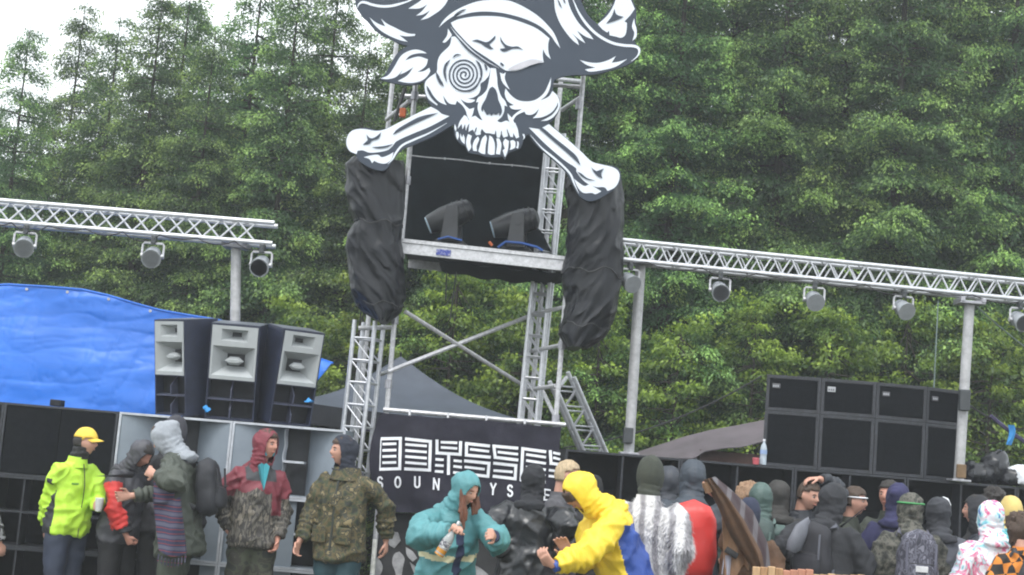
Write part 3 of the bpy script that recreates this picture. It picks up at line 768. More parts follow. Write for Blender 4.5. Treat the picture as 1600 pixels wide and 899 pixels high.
# lattice legs (square trusses standing upright)
def leg_truss(px0, py0, px1, py1, Y, w, rot, label, m=alu):
    A, B = to_ground(px0, py0, px1, py1, Y)
    M = frame_from(B, A)
    M = M @ Matrix.Rotation(rot, 4, 'X')
    t = thing('tower_lattice_leg', label, 'truss', M=M, group='lattice legs of the tower')
    box_truss(t, (A - B).length, w, w, .21, m, .022, .008, style='rung')
    return t
leg_truss(584, 505, 564, 690, YT + .25, .21, R(72), 'silver lattice leg of the tower between the grey bins and the banner')
leg_truss(872, 215, 829, 655, YT + .75, .17, R(80), 'tall silver lattice leg behind the right end of the light platform', alu)
# leaning outrigger
A = at(863, 600, YT + .2); B = at(912, 712, YT + .5)
Mo = frame_from(A, A + (B - A) * 3.2)
t = thing('outrigger_truss', 'short silver lattice truss leaning out to the right of the tower', 'truss', M=Mo @ Matrix.Rotation(R(28), 4, 'X'))
L_ = (B - A).length; L_ = A.z / ((A.z - B.z) / L_)
box_truss(t, L_, .20, .20, .22, alu, .022, .008)
q = MB(); q.tube([at(868, 612, YT), at(885, 590, YT + .25)], .02, 8); q.tube([at(848, 612, YT + .5), at(876, 668, YT + .2)], .02, 8)
build('tie_bar', q, galv, t, True)

# platform
P0, P1 = at(628, 384, YT), at(884, 412, YT)
zt = (P0.z + P1.z) / 2 + .01
t = thing('light_platform', 'aluminium stage platform hung in the tower under the two moving lights', 'platform', V(((P0.x + P1.x) / 2, YT + .5, zt - .16)))
x0, x1 = P0.x, P1.x
dz = (P1.z - P0.z)
def sl(x, z): return z + dz * ((x - x0) / (x1 - x0) - .5)
def slab(q, xa, xb, ya, yb, za, zb, mi=0):
    q.hexa([(xa, ya, sl(xa, za)), (xb, ya, sl(xb, za)), (xb, yb, sl(xb, za)), (xa, yb, sl(xa, za)), (xa, ya, sl(xa, zb)), (xb, ya, sl(xb, zb)), (xb, yb, sl(xb, zb)), (xa, yb, sl(xa, zb))], mi)
q = MB(); slab(q, x0, x1, YT - .03, YT + .02, zt + .02, zt + .055); slab(q, x0, x1, YT - .015, YT + .02, zt - .045, zt + .018); slab(q, x0, x1, YT - .03, YT + .02, zt - .085, zt - .047)
build('front_beam', q, galv, t, True)
q = MB(); slab(q, x0, x1, YT + 1.0, YT + 1.04, zt - .08, zt + .05); build('rear_beam', q, galv, t, True)
q = MB(); slab(q, x0, x1, YT + .025, YT + .995, zt + .005, zt + .03); build('deck', q, blackpaint, t, True)
def sag(u, v):
    x = x0 + .35 + (x1 - x0 - .35) * u; return V((x, YT + .03 + .9 * v, sl(x, zt - .09) - .075 * math.sin(math.pi * u) ** .6 * (.4 + .6 * math.sin(math.pi * v)) - .012 * math.sin(u * 23)))
q = MB(); q.grid(sag, 24, 8, thick=(0, 0, .006)); build('sagging_sheet', q, clothblack, t, True, True)
q = MB(); p = at(693, 395, YT - .034); q.bbox(p.x - .07, p.x + .07, p.y - .006, p.y, p.z - .03, p.z + .03, .004); build('sticker', q, mat('blue_sticker', (.03, .05, .28), nscale=60, col2=(.4, .4, .5), thr=(.5, .6)), t, True)

# backdrop cloth of the platform
def bk(u, v):
    px = 640 + 222 * u - 14 * v; py = 196 + 12 * u + (188 + 20 * u) * v
    p = at(px, py, YT + 1.02); p.y += .03 * fbm(p.x * 3, p.z * 3, 0) + .01 * math.sin(px * .11 + py * .03); return p
q = MB(); q.grid(bk, 40, 30, thick=(0, .006, 0))
BK = single('backdrop_cloth', q, clothblack, 'black cloth hung behind the two moving lights under the skull', 'cloth', True)
q = MB(); q.tube([at(642 + 20 * i, 243 + 2 * i + .6 * math.sin(i * 1.3), YT + .93) for i in range(11)], .006, 5)
for px in (695, 765, 800): q.ball(at(px, 243 + (px - 642) * .1, YT + .92), .014, n=6)
single('tie_rope', q, galv, 'thin pale line stretched across the black cloth above the moving lights', 'rope')

# moving lights
def moving_head(px, py, s, lab, hy, strap):
    p = at(px, py, YT + .42); p.z = sl(p.x, zt + .03)
    t = thing('moving_head_light', lab, 'stage light', p, R(-6), 'moving head lights')
    dk = mat('dark_moving_light', (.018, .020, .024), .4, nscale=12, namt=.25)
    q = MB(); q.bbox(-.17 * s, .17 * s, -.15 * s, .15 * s, 0, .09 * s, .02); q.bbox(-.14 * s, .14 * s, -.12 * s, .12 * s, .09 * s, .115 * s, .01); build('base', q, dk, t)
    for k in (-1, 1):
        q = MB(); yb = k * .15 * s
        q.loft([[V((-.085 * s, yb - .025 * s, .11 * s)), V((.085 * s, yb - .025 * s, .11 * s)), V((.085 * s, yb + .025 * s, .11 * s)), V((-.085 * s, yb + .025 * s, .11 * s))],
                [V((-.065 * s, yb - .028 * s, .34 * s)), V((.065 * s, yb - .028 * s, .34 * s)), V((.065 * s, yb + .028 * s, .34 * s)), V((-.065 * s, yb + .028 * s, .34 * s))],
                [V((-.055 * s, yb - .022 * s, .44 * s)), V((.055 * s, yb - .022 * s, .44 * s)), V((.055 * s, yb + .022 * s, .44 * s)), V((-.055 * s, yb + .022 * s, .44 * s))]])
        q.tube([(0, yb - .035 * s, .36 * s), (0, yb + .035 * s, .36 * s)], .045 * s, 14)
        build('yoke_arm', q, mat('yoke_grey', (.035, .037, .042), .4, nscale=10, namt=.2), t)
    d = V((-.80, -.12, -.42)).normalized() if hy else V((-.84, -.1, -.32)).normalized(); c = V((0, 0, .38 * s))
    q = MB(); q.tube([c - d * .20 * s, c - d * .17 * s, c - d * .05 * s, c + d * .10 * s, c + d * .24 * s, c + d * .27 * s], [.05 * s, .10 * s, .125 * s, .125 * s, .10 * s, .09 * s], 14); build('head', q, dk, t, smooth=True)
    for k in range(3):
        q = MB(); cc = c - d * (.02 + .05 * k) * s; q.tube([cc, cc - d * .014 * s], (.130 - .004 * k) * s, 14); build('cooling_fin', q, dk, t)
    q = MB(); q.tube([c + d * .268 * s, c + d * .278 * s], .085 * s, 14); build('lens', q, lens, t)
    return p
ph = moving_head(706, 372, 1.0, 'left moving head light on the tower platform, tilted left', True, 0)
ph2 = moving_head(808, 384, 1.0, 'right moving head light on the tower platform above the blue strap', False, 1)
q = MB(); q.tube([at(778, 387, YT + .2), at(790, 378, YT + .2), at(815, 380, YT + .2), at(838, 386, YT + .2), at(848, 392, YT + .2)], .012, 6); single('blue_strap', q, bluestrap, 'blue strap lying round the foot of the right moving light', 'strap', True)
q = MB(); q.tube([at(684, 374, YT + .2), at(700, 370, YT + .2), at(722, 376, YT + .2)], .010, 6); single('blue_strap', q, bluestrap, 'blue strap lying round the foot of the left moving light', 'strap', True)
q = MB(); q.tube([at(764, 378, YT + .1), at(769, 384, YT + .1)], .014, 6); single('orange_ratchet', q, orange, 'small orange strap end on the platform between the moving lights', 'strap')
def dp(u, v):
    a_ = at(822, 384, YT + .3).lerp(at(862, 394, YT + .3), u); top_ = at(826 + 22 * u, 360 - 8 * math.sin(u * 3) + 6 * u, YT + .5); return a_.lerp(top_, v)
q = MB(); q.grid(dp, 8, 8, thick=(0, .01, 0)); single('folded_cloth', q, clothblack, 'folded black cloth at the right end of the platform', 'cloth', True)

# black wrapped bundles
def sack(outL, outR, Y, depth, label, seed, ties=()):
    ys = np.linspace(outL[0][1], outL[-1][1], 120); rings = []
    for y in ys:
        xl = edge_curve([(b_, a_) for a_, b_ in outL], y); xr = edge_curve([(b_, a_) for a_, b_ in outR], y)
        L0, R0 = at(xl, y, Y), at(xr, y, Y); c = (L0 + R0) / 2; rx = (R0 - L0).length / 2; ring = []
        for j in range(110):
            an = 2 * math.pi * j / 110; ca, sa = math.cos(an), math.sin(an)
            p = V((ca, sa, c.z))
            dn = fbm(ca * 1.4 + seed, sa * 1.4, c.z * 1.6) * .10
            sgn_ = -1 if seed > 5 else 1
            u_ = c.z * 1.1 + sgn_ * ca * .42; al = c.z * .6 - sgn_ * ca * .5
            r1 = max(0, 1 - abs(fbm(u_ * 2.4 + seed, al * .9, sa * .6, 2)) * 2.4); r2 = max(0, 1 - abs(fbm(u_ * 6.5, al * 1.1 + seed, sa * .9, 2)) * 2.6)
            fade = max(0, min(1, .5 + 1.6 * fbm(c.z * 1.2 + seed, ca * .8, sa * .8, 1)))
            k = 1 + dn + r1 ** 1.6 * .11 + r2 ** 1.8 * .055 * fade - .05
            kx = 1 + (k - 1) * .55
            ring.append(V((c.x + rx * ca * kx, c.y + depth * sa * k, c.z + .03 * fbm(ca * 2, sa * 2, c.z * 5 + seed))))
        rings.append(ring)
    q = MB(); q.loft(rings)
    o = single('wrapped_bundle', q, blackplastic, label, 'bundle', True, 'black plastic wrapped bundles')
    for yt in ties:
        i = min(range(len(ys)), key=lambda k_: abs(ys[k_] - yt)); rg_ = rings[i]; cc = sum(rg_, V((0, 0, 0))) / len(rg_)
        q = MB(); q.tube([cc + (p - cc) * 1.012 + V((0, 0, .02 * math.sin(k_ * .3))) for k_, p in enumerate(rg_ + rg_[:1])], .007, 5); build('tie_cord', q, cablem, o, True, True)
    return o
sack([(552, 250), (541, 262), (539, 300), (544, 335), (553, 352), (542, 372), (539, 392), (543, 430), (548, 460), (562, 485), (588, 503)],
     [(630, 250), (633, 262), (632, 300), (629, 335), (628, 352), (627, 372), (630, 392), (631, 430), (632, 460), (626, 485), (606, 503)], YT - .12, .23, 'black plastic wrapped bundle hanging below the left bone of the skull sign', 3, (352, 478))
sack([(884, 280), (882, 300), (888, 330), (889, 360), (886, 400), (881, 425), (880, 450), (884, 480), (876, 510), (873, 525), (886, 545)],
     [(970, 280), (973, 300), (973, 330), (974, 360), (975, 400), (975, 425), (970, 450), (963, 480), (952, 510), (944, 525), (915, 545)], YT - .12, .24, 'black plastic wrapped bundle hanging below the right bone of the skull sign', 8, (428, 512))

# ---------------------------------------------------------------- pirate skull sign
YSG = YT - .42
def smooth_poly(pts, closed=True, sub=4, ang=55):
    n = len(pts); out = []
    P_ = [V((x, y)) for x, y in pts]
    def tan(i):
        if not closed and (i == 0 or i == n - 1): return V((0, 0))
        a_, b_, c_ = P_[i - 1], P_[i], P_[(i + 1) % n]
        d1, d2 = b_ - a_, c_ - b_
        if d1.length < 1e-6 or d2.length < 1e-6: return V((0, 0))
        if d1.angle(d2) > R(ang): return V((0, 0))
        return (c_ - a_).normalized()
    T = [tan(i) for i in range(n)]
    for i in range(n if closed else n - 1):
        a_, b_ = P_[i], P_[(i + 1) % n]; L = (b_ - a_).length; ta, tb = T[i] * L, T[(i + 1) % n] * L
        if ta.length == 0: ta = (b_ - a_) * 1.0
        if tb.length == 0: tb = (b_ - a_) * 1.0
        for k in range(sub):
            t_ = k / sub; h00 = 2 * t_ ** 3 - 3 * t_ ** 2 + 1; h10 = t_ ** 3 - 2 * t_ ** 2 + t_; h01 = -2 * t_ ** 3 + 3 * t_ ** 2; h11 = t_ ** 3 - t_ ** 2
            p = a_ * h00 + ta * h10 + b_ * h01 + tb * h11
            out.append((p.x, p.y))
    if not closed: out.append((P_[-1].x, P_[-1].y))
    return out
def stroke_poly(pts, w, taper=True, w0=None):
    pts = smooth_poly(pts, False, 4, 80); n = len(pts); L_ = []; R_ = []
    for i, (x, y) in enumerate(pts):
        x0_, y0_ = pts[max(0, i - 1)]; x1_, y1_ = pts[min(n - 1, i + 1)]
        dx, dy = x1_ - x0_, y1_ - y0_; l = math.hypot(dx, dy) or 1
        f = i / (n - 1); ww = w / 2 * (min(1, .15 + 3.2 * min(f, 1 - f)) if taper else 1)
        L_.append((x - dy / l * ww, y + dx / l * ww)); R_.append((x + dy / l * ww, y - dx / l * ww))
    return L_, R_
def surf_flat(px, py, off): p = at(px, py, YSG); p.y -= off; return p
def poly_to(q, pts, off, thick=.0025, surf=surf_flat, mi=0):
    pv = [surf(x, y, off) for x, y in pts]
    tris = tessellate_polygon([[V((x, y, 0)) for x, y in pts]])
    n = len(pv); bkv = [p + V((0, thick, 0)) for p in pv]
    q.add(pv + bkv, [tuple(t_) for t_ in tris] + [(i, (i + 1) % n, n + (i + 1) % n, n + i) for i in range(n)], mi)
def stroke_to(q, pts, w, off, taper=True, thick=.002, surf=surf_flat):
    L_, R_ = stroke_poly(pts, w, taper); n = len(L_)
    a_ = [surf(x, y, off) for x, y in L_]; b_ = [surf(x, y, off) for x, y in R_]
    q.add(a_ + b_, [(i, i + 1, n + i + 1, n + i) for i in range(n - 1)])
def Z(ox, oy, s, pts): return [(ox + x / s, oy + y / s) for x, y in pts]
t1 = lambda p: Z(540, 0, 9.99, p); t2 = lambda p: Z(680, 0, 9.99, p); t3 = lambda p: Z(840, 0, 6.92, p)
t4 = lambda p: Z(650, 60, 7.49, p); t5 = lambda p: Z(770, 60, 6.42, p); t6 = lambda p: Z(700, 130, 7.49, p)
t7 = lambda p: Z(535, 80, 4.73, p); t8 = lambda p: Z(810, 170, 5.99, p)
outline = [(557, -10), (555, 0), (556.5, 11), (561.5, 19), (567, 27), (573, 32), (583, 44), (596, 54.5), (610, 61), (623, 68), (637, 72), (622, 82), (611, 99), (602, 115), (593, 124), (605, 128), (620, 131), (635, 133), (650, 132), (662, 128),
 (663, 141), (666, 152), (672, 163), (684, 174), (664, 172), (644, 182), (625, 192), (611, 197), (600, 202), (587, 203), (575, 200), (563, 200), (550, 204), (543, 212), (540.5, 222), (543, 232), (548, 238), (556, 242), (560, 250), (569, 257), (580, 263), (596, 267), (604, 264), (611, 255), (620, 242), (632, 232), (650, 225), (680, 212), (700, 200),
 (709, 195), (709, 205), (712, 215), (720, 225), (727, 229), (732, 238), (746.7, 241), (760, 245), (775, 245.5), (785, 244), (788.8, 249), (794.8, 239), (807, 234), (814, 230), (820, 213),
 (826, 210), (834, 222), (843, 232), (860, 246), (876.8, 261), (887, 273.5), (896, 291), (902, 302), (908, 309), (920, 314.4), (933.5, 312), (947, 304.5), (960, 296), (968.6, 285), (970.5, 273.5), (966, 263), (955, 259), (937, 256), (923.5, 252), (910, 239), (893.5, 223), (876.8, 209), (862, 196), (857, 192), (864, 188),
 (871, 178), (875, 168), (874.4, 155), (871, 149), (865, 143), (864, 134), (868, 124), (890.6, 118), (920, 117), (941, 114), (970, 105.5), (987, 98), (997.5, 88), (1001.8, 78), (997.5, 72), (991.7, 65), (995, 50.6), (994, 33), (994, 14.5), (991, 6), (984, -8), (974, -14), (964, -10), (959, 2), (954, 12), (947, 21), (934, 38),
 (926, 31), (918, 22), (911, 8.7), (904, -10), (888, -45), (860, -85), (815, -108), (760, -112), (705, -98), (668, -70), (640, -38), (605, -20), (575, -16)]
sgn = thing('skull_sign', 'big flat cut-out sign of a one-eyed pirate skull with hat and crossed bones', 'sign', surf_flat(765, 250, 0))
q = MB(); poly_to(q, smooth_poly(outline, True, 3), 0, .03); build('board', q, signblack, sgn, True)
def whites(nm, polys, strokes=(), m=signwhite, off=.004):
    for i, p in enumerate(polys):
        q = MB(); poly_to(q, smooth_poly(p), off + i * .00025, .0002); build(nm, q, m, sgn, True)
    for i, s_ in enumerate(strokes):
        q = MB(); stroke_to(q, s_[0], s_[1], off + (len(polys) + i) * .00025, *(s_[2:] if len(s_) > 2 else ())); build(nm, q, m, sgn, True)
whites('hat_highlight', [
    t1([(980, 140), (1050, 95), (1130, 45), (1180, 5), (1260, -90), (1700, -120), (1610, -20), (1560, 70), (1480, 160), (1380, 230), (1280, 290), (1170, 318), (1250, 250), (1320, 165), (1210, 230), (1100, 250), (1190, 180), (1275, 75), (1160, 135)]),
    t1([(375, 275), (450, 340), (530, 385), (620, 418), (555, 295), (640, 370), (780, 440), (900, 500), (1000, 530), (1090, 535), (1080, 565), (950, 572), (840, 555), (970, 658), (850, 632), (700, 572), (560, 490), (450, 390)]),
    t3([(170, -60), (180, 20), (190, 110), (230, 230), (300, 345), (380, 440), (447, 492), (425, 430), (370, 362), (450, 430), (516, 472), (490, 430), (425, 335), (520, 400), (605, 430), (560, 370), (450, 260), (370, 130), (330, 20), (320, -60)]),
    t3([(455, 652), (560, 678), (660, 682), (760, 655), (845, 610), (800, 682), (880, 670), (968, 642), (850, 722), (700, 762), (560, 778), (510, 755), (625, 735), (530, 705)])],
    [(t1([(185, 130), (205, 75), (255, 40), (330, 50), (400, 75), (550, 103), (700, 100), (850, 65), (1000, 15), (1100, -40)]), 4.),
     (t3([(355, -60), (400, 40), (440, 130), (510, 240), (600, 340), (700, 415), (820, 472), (940, 495), (1040, 502), (1090, 525), (1098, 570), (1070, 620), (1010, 668)]), 4.2)])
whites('crown_bone', [t3([(860, -40), (830, 40), (790, 120), (740, 185), (650, 265), (700, 320), (752, 355), (772, 335), (778, 385), (850, 400), (900, 412), (945, 385), (962, 320), (965, 250), (938, 235), (1000, 170), (1050, 100), (1020, 30), (980, -50), (920, -80)]),
    t3([(1045, 200), (1020, 290), (1045, 360), (1025, 445), (1068, 400), (1068, 310), (1052, 260)])])
whites('bandana_tail', [t7([(280, 205), (340, 178), (385, 115), (430, 40), (480, 5), (540, -10), (590, 0), (625, 18), (560, 18), (500, 35), (465, 70), (560, 42), (632, 62), (620, 105), (590, 135), (555, 155), (600, 150), (642, 125), (648, 155), (600, 212), (530, 235), (470, 235), (410, 222), (480, 180), (525, 120), (470, 155), (425, 175), (450, 135), (400, 190), (340, 208)])])
whites('headscarf', [
    [(685.5, 43.5), (695, 30), (710, 18), (730, 8), (750, 2), (775, 0), (795, 1.5), (810, 7), (825, 15), (840, 25), (854, 38), (866, 53), (875.5, 76), (868, 67), (862, 58), (850, 46), (838, 38), (820, 30), (800, 24), (780, 20), (755, 18.5), (735, 20.5), (713, 26.5), (728, 16), (708, 26), (695, 35)],
    [(704.5, 36), (715, 31), (735, 27), (755, 25.5), (780, 26.5), (800, 30.5), (820, 37), (840, 46), (858.5, 60.5), (856.5, 70), (857, 82), (860.5, 93), (853, 86), (848.5, 77), (848, 88), (849.5, 98), (840, 99), (832, 101), (820, 107), (809, 110.6), (800, 111.5), (789, 110), (775, 100), (757, 88), (738, 75), (720, 57), (708, 43)],
    t2([(200, 450), (185, 560), (112, 665), (155, 668), (230, 595), (262, 550)])],
    [([(704, 42), (713, 54), (725, 67), (738, 80), (757, 94), (780, 107)], 1.6)])
whites('skull_face', [
    t4([(415, -15), (408, 40), (390, 90), (340, 140), (290, 190), (262, 240), (250, 300), (248, 370), (232, 405), (150, 465), (110, 515), (102, 570), (112, 640), (150, 715), (243, 788), (255, 778), (180, 700), (145, 630), (130, 560), (160, 600), (200, 670), (270, 745), (362, 785), (335, 740), (318, 670), (345, 715), (390, 765), (462, 778), (478, 735), (540, 785), (580, 845), (600, 910), (625, 960), (660, 900), (682, 815), (625, 832), (565, 775), (520, 712), (560, 740), (600, 755), (640, 755), (680, 740), (692, 722), (600, 708), (670, 695), (730, 655), (756, 590), (755, 535), (800, 500), (850, 440), (872, 360), (800, 290), (680, 200), (570, 110), (462, -15)]),
    t6([(500, -175), (485, -60), (470, 20), (450, 85), (400, 140), (350, 175), (328, 228), (356, 222), (346, 290), (360, 350), (382, 400), (408, 440), (450, 470), (560, 470), (580, 440), (625, 400), (655, 340), (662, 262), (692, 278), (670, 215), (625, 160), (600, 100), (580, 20), (575, -60), (560, -170)]),
    t6([(192, 375), (150, 430), (130, 470), (112, 540), (135, 510), (160, 480), (170, 545), (200, 480), (210, 560), (245, 500), (240, 575), (290, 545), (330, 612), (380, 605), (402, 545), (440, 585), (480, 588), (540, 600), (560, 590), (575, 640), (605, 640), (622, 580), (650, 640), (700, 625), (700, 560), (730, 630), (760, 635), (762, 585), (800, 650), (832, 635), (815, 540), (785, 465), (745, 500), (720, 460), (680, 442), (620, 462), (570, 440), (520, 385), (480, 378), (430, 420), (410, 440), (370, 425), (320, 385), (268, 405), (245, 440), (225, 400)]),
    t6([(80, 480), (75, 530), (92, 570), (98, 530)]), t6([(95, 570), (95, 620), (112, 668), (128, 620), (120, 575)]), t6([(145, 590), (142, 640), (165, 690), (195, 718), (196, 650), (180, 600), (165, 640)]),
    t6([(235, 598), (218, 650), (212, 720), (240, 802), (272, 755), (262, 690), (278, 620)]), t6([(350, 625), (310, 670), (288, 740), (295, 795), (340, 800), (335, 740), (365, 660)]),
    t6([(440, 608), (400, 650), (375, 730), (355, 800), (390, 825), (435, 835), (440, 740), (455, 650)]), t6([(485, 615), (472, 720), (465, 825), (500, 842), (545, 838), (548, 720), (520, 640)]),
    t6([(565, 650), (575, 720), (560, 832), (608, 838), (625, 720), (600, 650)]), t6([(668, 652), (645, 700), (665, 770), (640, 790), (655, 840), (668, 872), (690, 820), (705, 760), (712, 680)]),
    t6([(728, 680), (735, 740), (722, 785), (755, 775), (785, 755), (788, 690), (760, 670)]), t6([(808, 680), (808, 740), (795, 755), (820, 772), (828, 700)]), t6([(870, 600), (885, 640), (878, 665), (900, 640), (892, 600)]),
    t5([(585, 395), (555, 470), (510, 555), (430, 618), (340, 636), (250, 622), (180, 572), (128, 505), (120, 560), (140, 620), (170, 650), (212, 672), (165, 682), (190, 710), (240, 718), (292, 712), (215, 768), (190, 800), (148, 755), (155, 810), (190, 890), (228, 885), (205, 825), (240, 775), (318, 738), (335, 765), (380, 770), (420, 755), (462, 710), (440, 765), (400, 805), (500, 792), (590, 745), (640, 680), (652, 640), (652, 690), (600, 765), (540, 805), (480, 832), (550, 826), (620, 780), (668, 700), (668, 630), (645, 575), (598, 532), (560, 588), (478, 625), (540, 570), (575, 490)]),
    t5([(70, 345), (90, 420), (125, 480), (172, 520), (140, 460), (120, 400), (130, 345), (100, 360)])],
    [(t5([(95, 345), (85, 400), (112, 470)]), 1.2)])
whites('crossbone', [t7([(655, 412), (560, 458), (440, 518), (330, 573), (280, 588), (240, 590), (150, 576), (75, 588), (38, 630), (30, 690), (55, 740), (105, 762), (112, 738), (150, 735), (200, 752), (290, 745), (340, 730), (372, 702), (400, 668), (520, 612), (650, 558), (792, 482), (735, 465), (705, 440)]),
    t7([(158, 785), (210, 772), (265, 768), (290, 785), (340, 770), (378, 748), (362, 800), (320, 832), (270, 828), (235, 812), (220, 830), (200, 800)])],
    [(t7([(772, 533), (640, 608), (520, 660), (440, 700), (395, 755), (370, 800), (335, 838)]), 3.2)])
whites('crossbone', [t8([(98, 178), (140, 185), (192, 190), (225, 178), (285, 146), (400, 240), (500, 325), (600, 415), (680, 492), (760, 520), (870, 545), (925, 575), (947, 620), (935, 690), (900, 740), (835, 772), (805, 738), (730, 735), (650, 705), (590, 655), (543, 590), (540, 560), (460, 505), (400, 460), (250, 330)]),
    t8([(518, 655), (560, 690), (620, 725), (660, 712), (710, 735), (776, 775), (720, 802), (690, 790), (610, 790), (560, 745)])],
    [(t8([(112, 248), (220, 370), (330, 460), (430, 550), (490, 620), (525, 710), (565, 795)]), 3.)])
sp = []
for i in range(150):
    th = i / 150 * 4.35 * 2 * math.pi; r_ = .8 + 26.2 * i / 150
    if i > 4: sp.append((725.4 + r_ * math.cos(-th + 2.2) * .96, 117.2 + r_ * math.sin(-th + 2.2)))
q = MB(); stroke_to(q, sp, 2.5, .0095, False); build('eye_spiral', q, signblack, sgn, True)
whites('painted_line', [
    t6([(520, 45), (552, 70), (578, 130), (590, 200), (620, 270), (632, 340), (602, 395), (598, 350), (565, 372), (530, 362), (508, 388), (490, 362), (455, 378), (425, 325), (412, 300), (405, 345), (388, 300), (410, 240), (440, 190), (465, 120), (490, 65)]),
    t2([(570, 645), (650, 625), (720, 645), (800, 665), (860, 635), (940, 560), (935, 610), (890, 660), (845, 700), (870, 735), (915, 772), (860, 772), (790, 740), (710, 685), (640, 660)]),
    t2([(1018, 575), (1045, 640), (1110, 708), (1200, 735), (1290, 732), (1372, 785), (1290, 765), (1200, 770), (1090, 812), (1035, 800), (1010, 768), (1095, 758), (1065, 715), (1020, 640)]),
    t3([(830, 100), (852, 160), (932, 188), (850, 225), (740, 262), (800, 180)]), t3([(212, -10), (235, 20), (265, 98), (235, 60)]), t3([(272, -10), (290, 0), (302, 48), (285, 30)]),
    t7([(372, 622), (400, 585), (480, 535), (580, 485), (712, 458), (620, 500), (500, 555), (420, 598)]), t7([(178, 618), (205, 645), (240, 640), (288, 602), (268, 648), (220, 665), (200, 688), (150, 695), (188, 660)]), t7([(215, 712), (300, 705), (378, 688), (335, 712), (265, 722)]),
    t8([(185, 182), (225, 182), (350, 285), (470, 380), (545, 450), (582, 535), (500, 455), (350, 325)]), t8([(548, 590), (590, 610), (640, 650), (725, 678), (650, 668), (590, 635)]), t8([(672, 515), (690, 560), (730, 588), (800, 562), (775, 610), (785, 655), (740, 632), (695, 580)]),
    t5([(72, 248), (90, 250), (115, 275), (100, 285), (80, 270)])],
    [(t4([(235, 395), (258, 460), (290, 520), (325, 565)]), 4.6), (t4([(125, 560), (150, 625), (200, 700), (270, 770)]), 3.), (t4([(400, 255), (350, 320), (335, 400), (360, 520)]), 4.), (t4([(430, 235), (470, 200), (530, 200)]), 2.4), (t4([(700, 260), (745, 320), (765, 400), (760, 500)]), 3.6),
     (t4([(450, 575), (500, 605), (600, 622), (680, 600), (740, 545)]), 1.8), (t4([(800, 305), (822, 345), (825, 385)]), 3.2), (t4([(480, 0), (600, 125), (700, 205), (800, 275), (960, 355)]), 3.5),
     (t2([(270, 300), (330, 230), (420, 175), (490, 155)]), 2.5), (t6([(400, 540), (385, 600)]), 2), (t6([(335, 520), (312, 590)]), 2), (t6([(557, 560), (560, 640)]), 2), (t6([(625, 560), (625, 620)]), 1.6), (t6([(690, 540), (705, 610)]), 1.6), (t6([(250, 480), (215, 555)]), 1.6)],
    m=signblack, off=.010)
whites('shading', [t5([(150, 318), (200, 285), (300, 240), (400, 215), (512, 235), (440, 258), (380, 275), (300, 305), (230, 325)])], m=signgrey, off=.016)

# ---------------------------------------------------------------- banner
YBN = YT - .10
def wr(p):
    return .035 * fbm(p.x * 2.2, p.z * 2.2, 4) + .016 * math.sin(p.x * 14 + p.z * 9 + 2 * fbm(p.x * 2, p.z * 2, 1)) * (.4 + fbm(p.x * 1.5, p.z * 1.5, 8)) - .03 * math.exp(-((p.x - at(610, 680, YBN).x) ** 2) * 30)
def bsurf(px, py, off): p = at(px, py, YBN); p.y += wr(p) - off; return p
topb = [(597, 645), (640, 648), (700, 652), (780, 658), (877, 667)]
botb = [(604, 800), (640, 801), (700, 806), (780, 812), (872, 818)]
def bn(u, v):
    xt_, xb_ = 597 + 280 * u, 606 + 264 * u
    yt_ = edge_curve(topb, xt_) + 2.5 * abs(math.sin(u * math.pi * 5)) * (1 - abs(2 * u - 1) * .3); yb_ = edge_curve(botb, xb_)
    px = xt_ + (xb_ - xt_) * v; py = yt_ + (yb_ - yt_) * v
    px -= 24 * math.sin(math.pi * min(1, v * .95)) ** .8 * (1 - u) ** 3
    px -= 2 * u * math.sin(v * 3)
    return bsurf(px, py, 0)
t = thing('banner', 'black cloth banner with striped white lettering tied to the tower ledger', 'banner', bsurf(735, 810, 0))
q = MB(); q.grid(bn, 90, 50, thick=(0, .004, 0)); build('cloth', q, bannerm, t, True, True)
b1 = lambda p: Z(580, 640, 5.62, p); b2_ = lambda p: Z(720, 660, 6.42, p)
def letter(nm, strokes, w=4.6):
    q = MB()
    for s_ in strokes:
        ww = w
        if isinstance(s_, tuple): s_, ww = s_
        # resample straight runs so that the print follows the cloth
        for (xa, ya), (xb, yb) in zip(s_, s_[1:]):
            L = math.hypot(xb - xa, yb - ya); n = max(1, int(L / 3)); dx, dy = (xb - xa) / L, (yb - ya) / L; e = ww / 2
            pts = [(xa - dx * e + (xb - xa + 2 * dx * e) * i / n, ya - dy * e + (yb - ya + 2 * dy * e) * i / n) for i in range(n + 1)]
            A_ = [bsurf(x - dy * e, y + dx * e, .007) for x, y in pts]; B_ = [bsurf(x + dy * e, y - dx * e, .007) for x, y in pts]
            k = len(A_); q.add(A_ + B_, [(i, i + 1, k + i + 1, k + i) for i in range(k - 1)])
    return build(nm, q, whiteprint, t, True)
Wd = 3.9
letter('letter', [b1([(100, 258), (258, 255), (253, 520), (88, 525)]), (b1([(88, 265), (80, 535)]), 1.6)] + [(b1([(112, y_), (212, y_ - 3)]), Wd) for y_ in (305, 360, 414, 468)])
letter('letter', [b1([(312, 260), (520, 282), (513, 533), (305, 522)])] + [(b1([(312, y_), (478, y_ + 13)]), Wd) for y_ in (308, 361, 414, 466)])
letter('letter', [b1([(578, 278), (578, 382), (782, 395), (785, 292)]), b1([(680, 398), (678, 562)])] + [(b1(s_), Wd) for s_ in ([(622, 288), (745, 293)], [(622, 334), (745, 342)], [(575, 438), (625, 442)], [(572, 490), (625, 494)], [(570, 543), (622, 547)], [(735, 450), (785, 455)], [(732, 500), (785, 507)], [(730, 554), (785, 560)])])
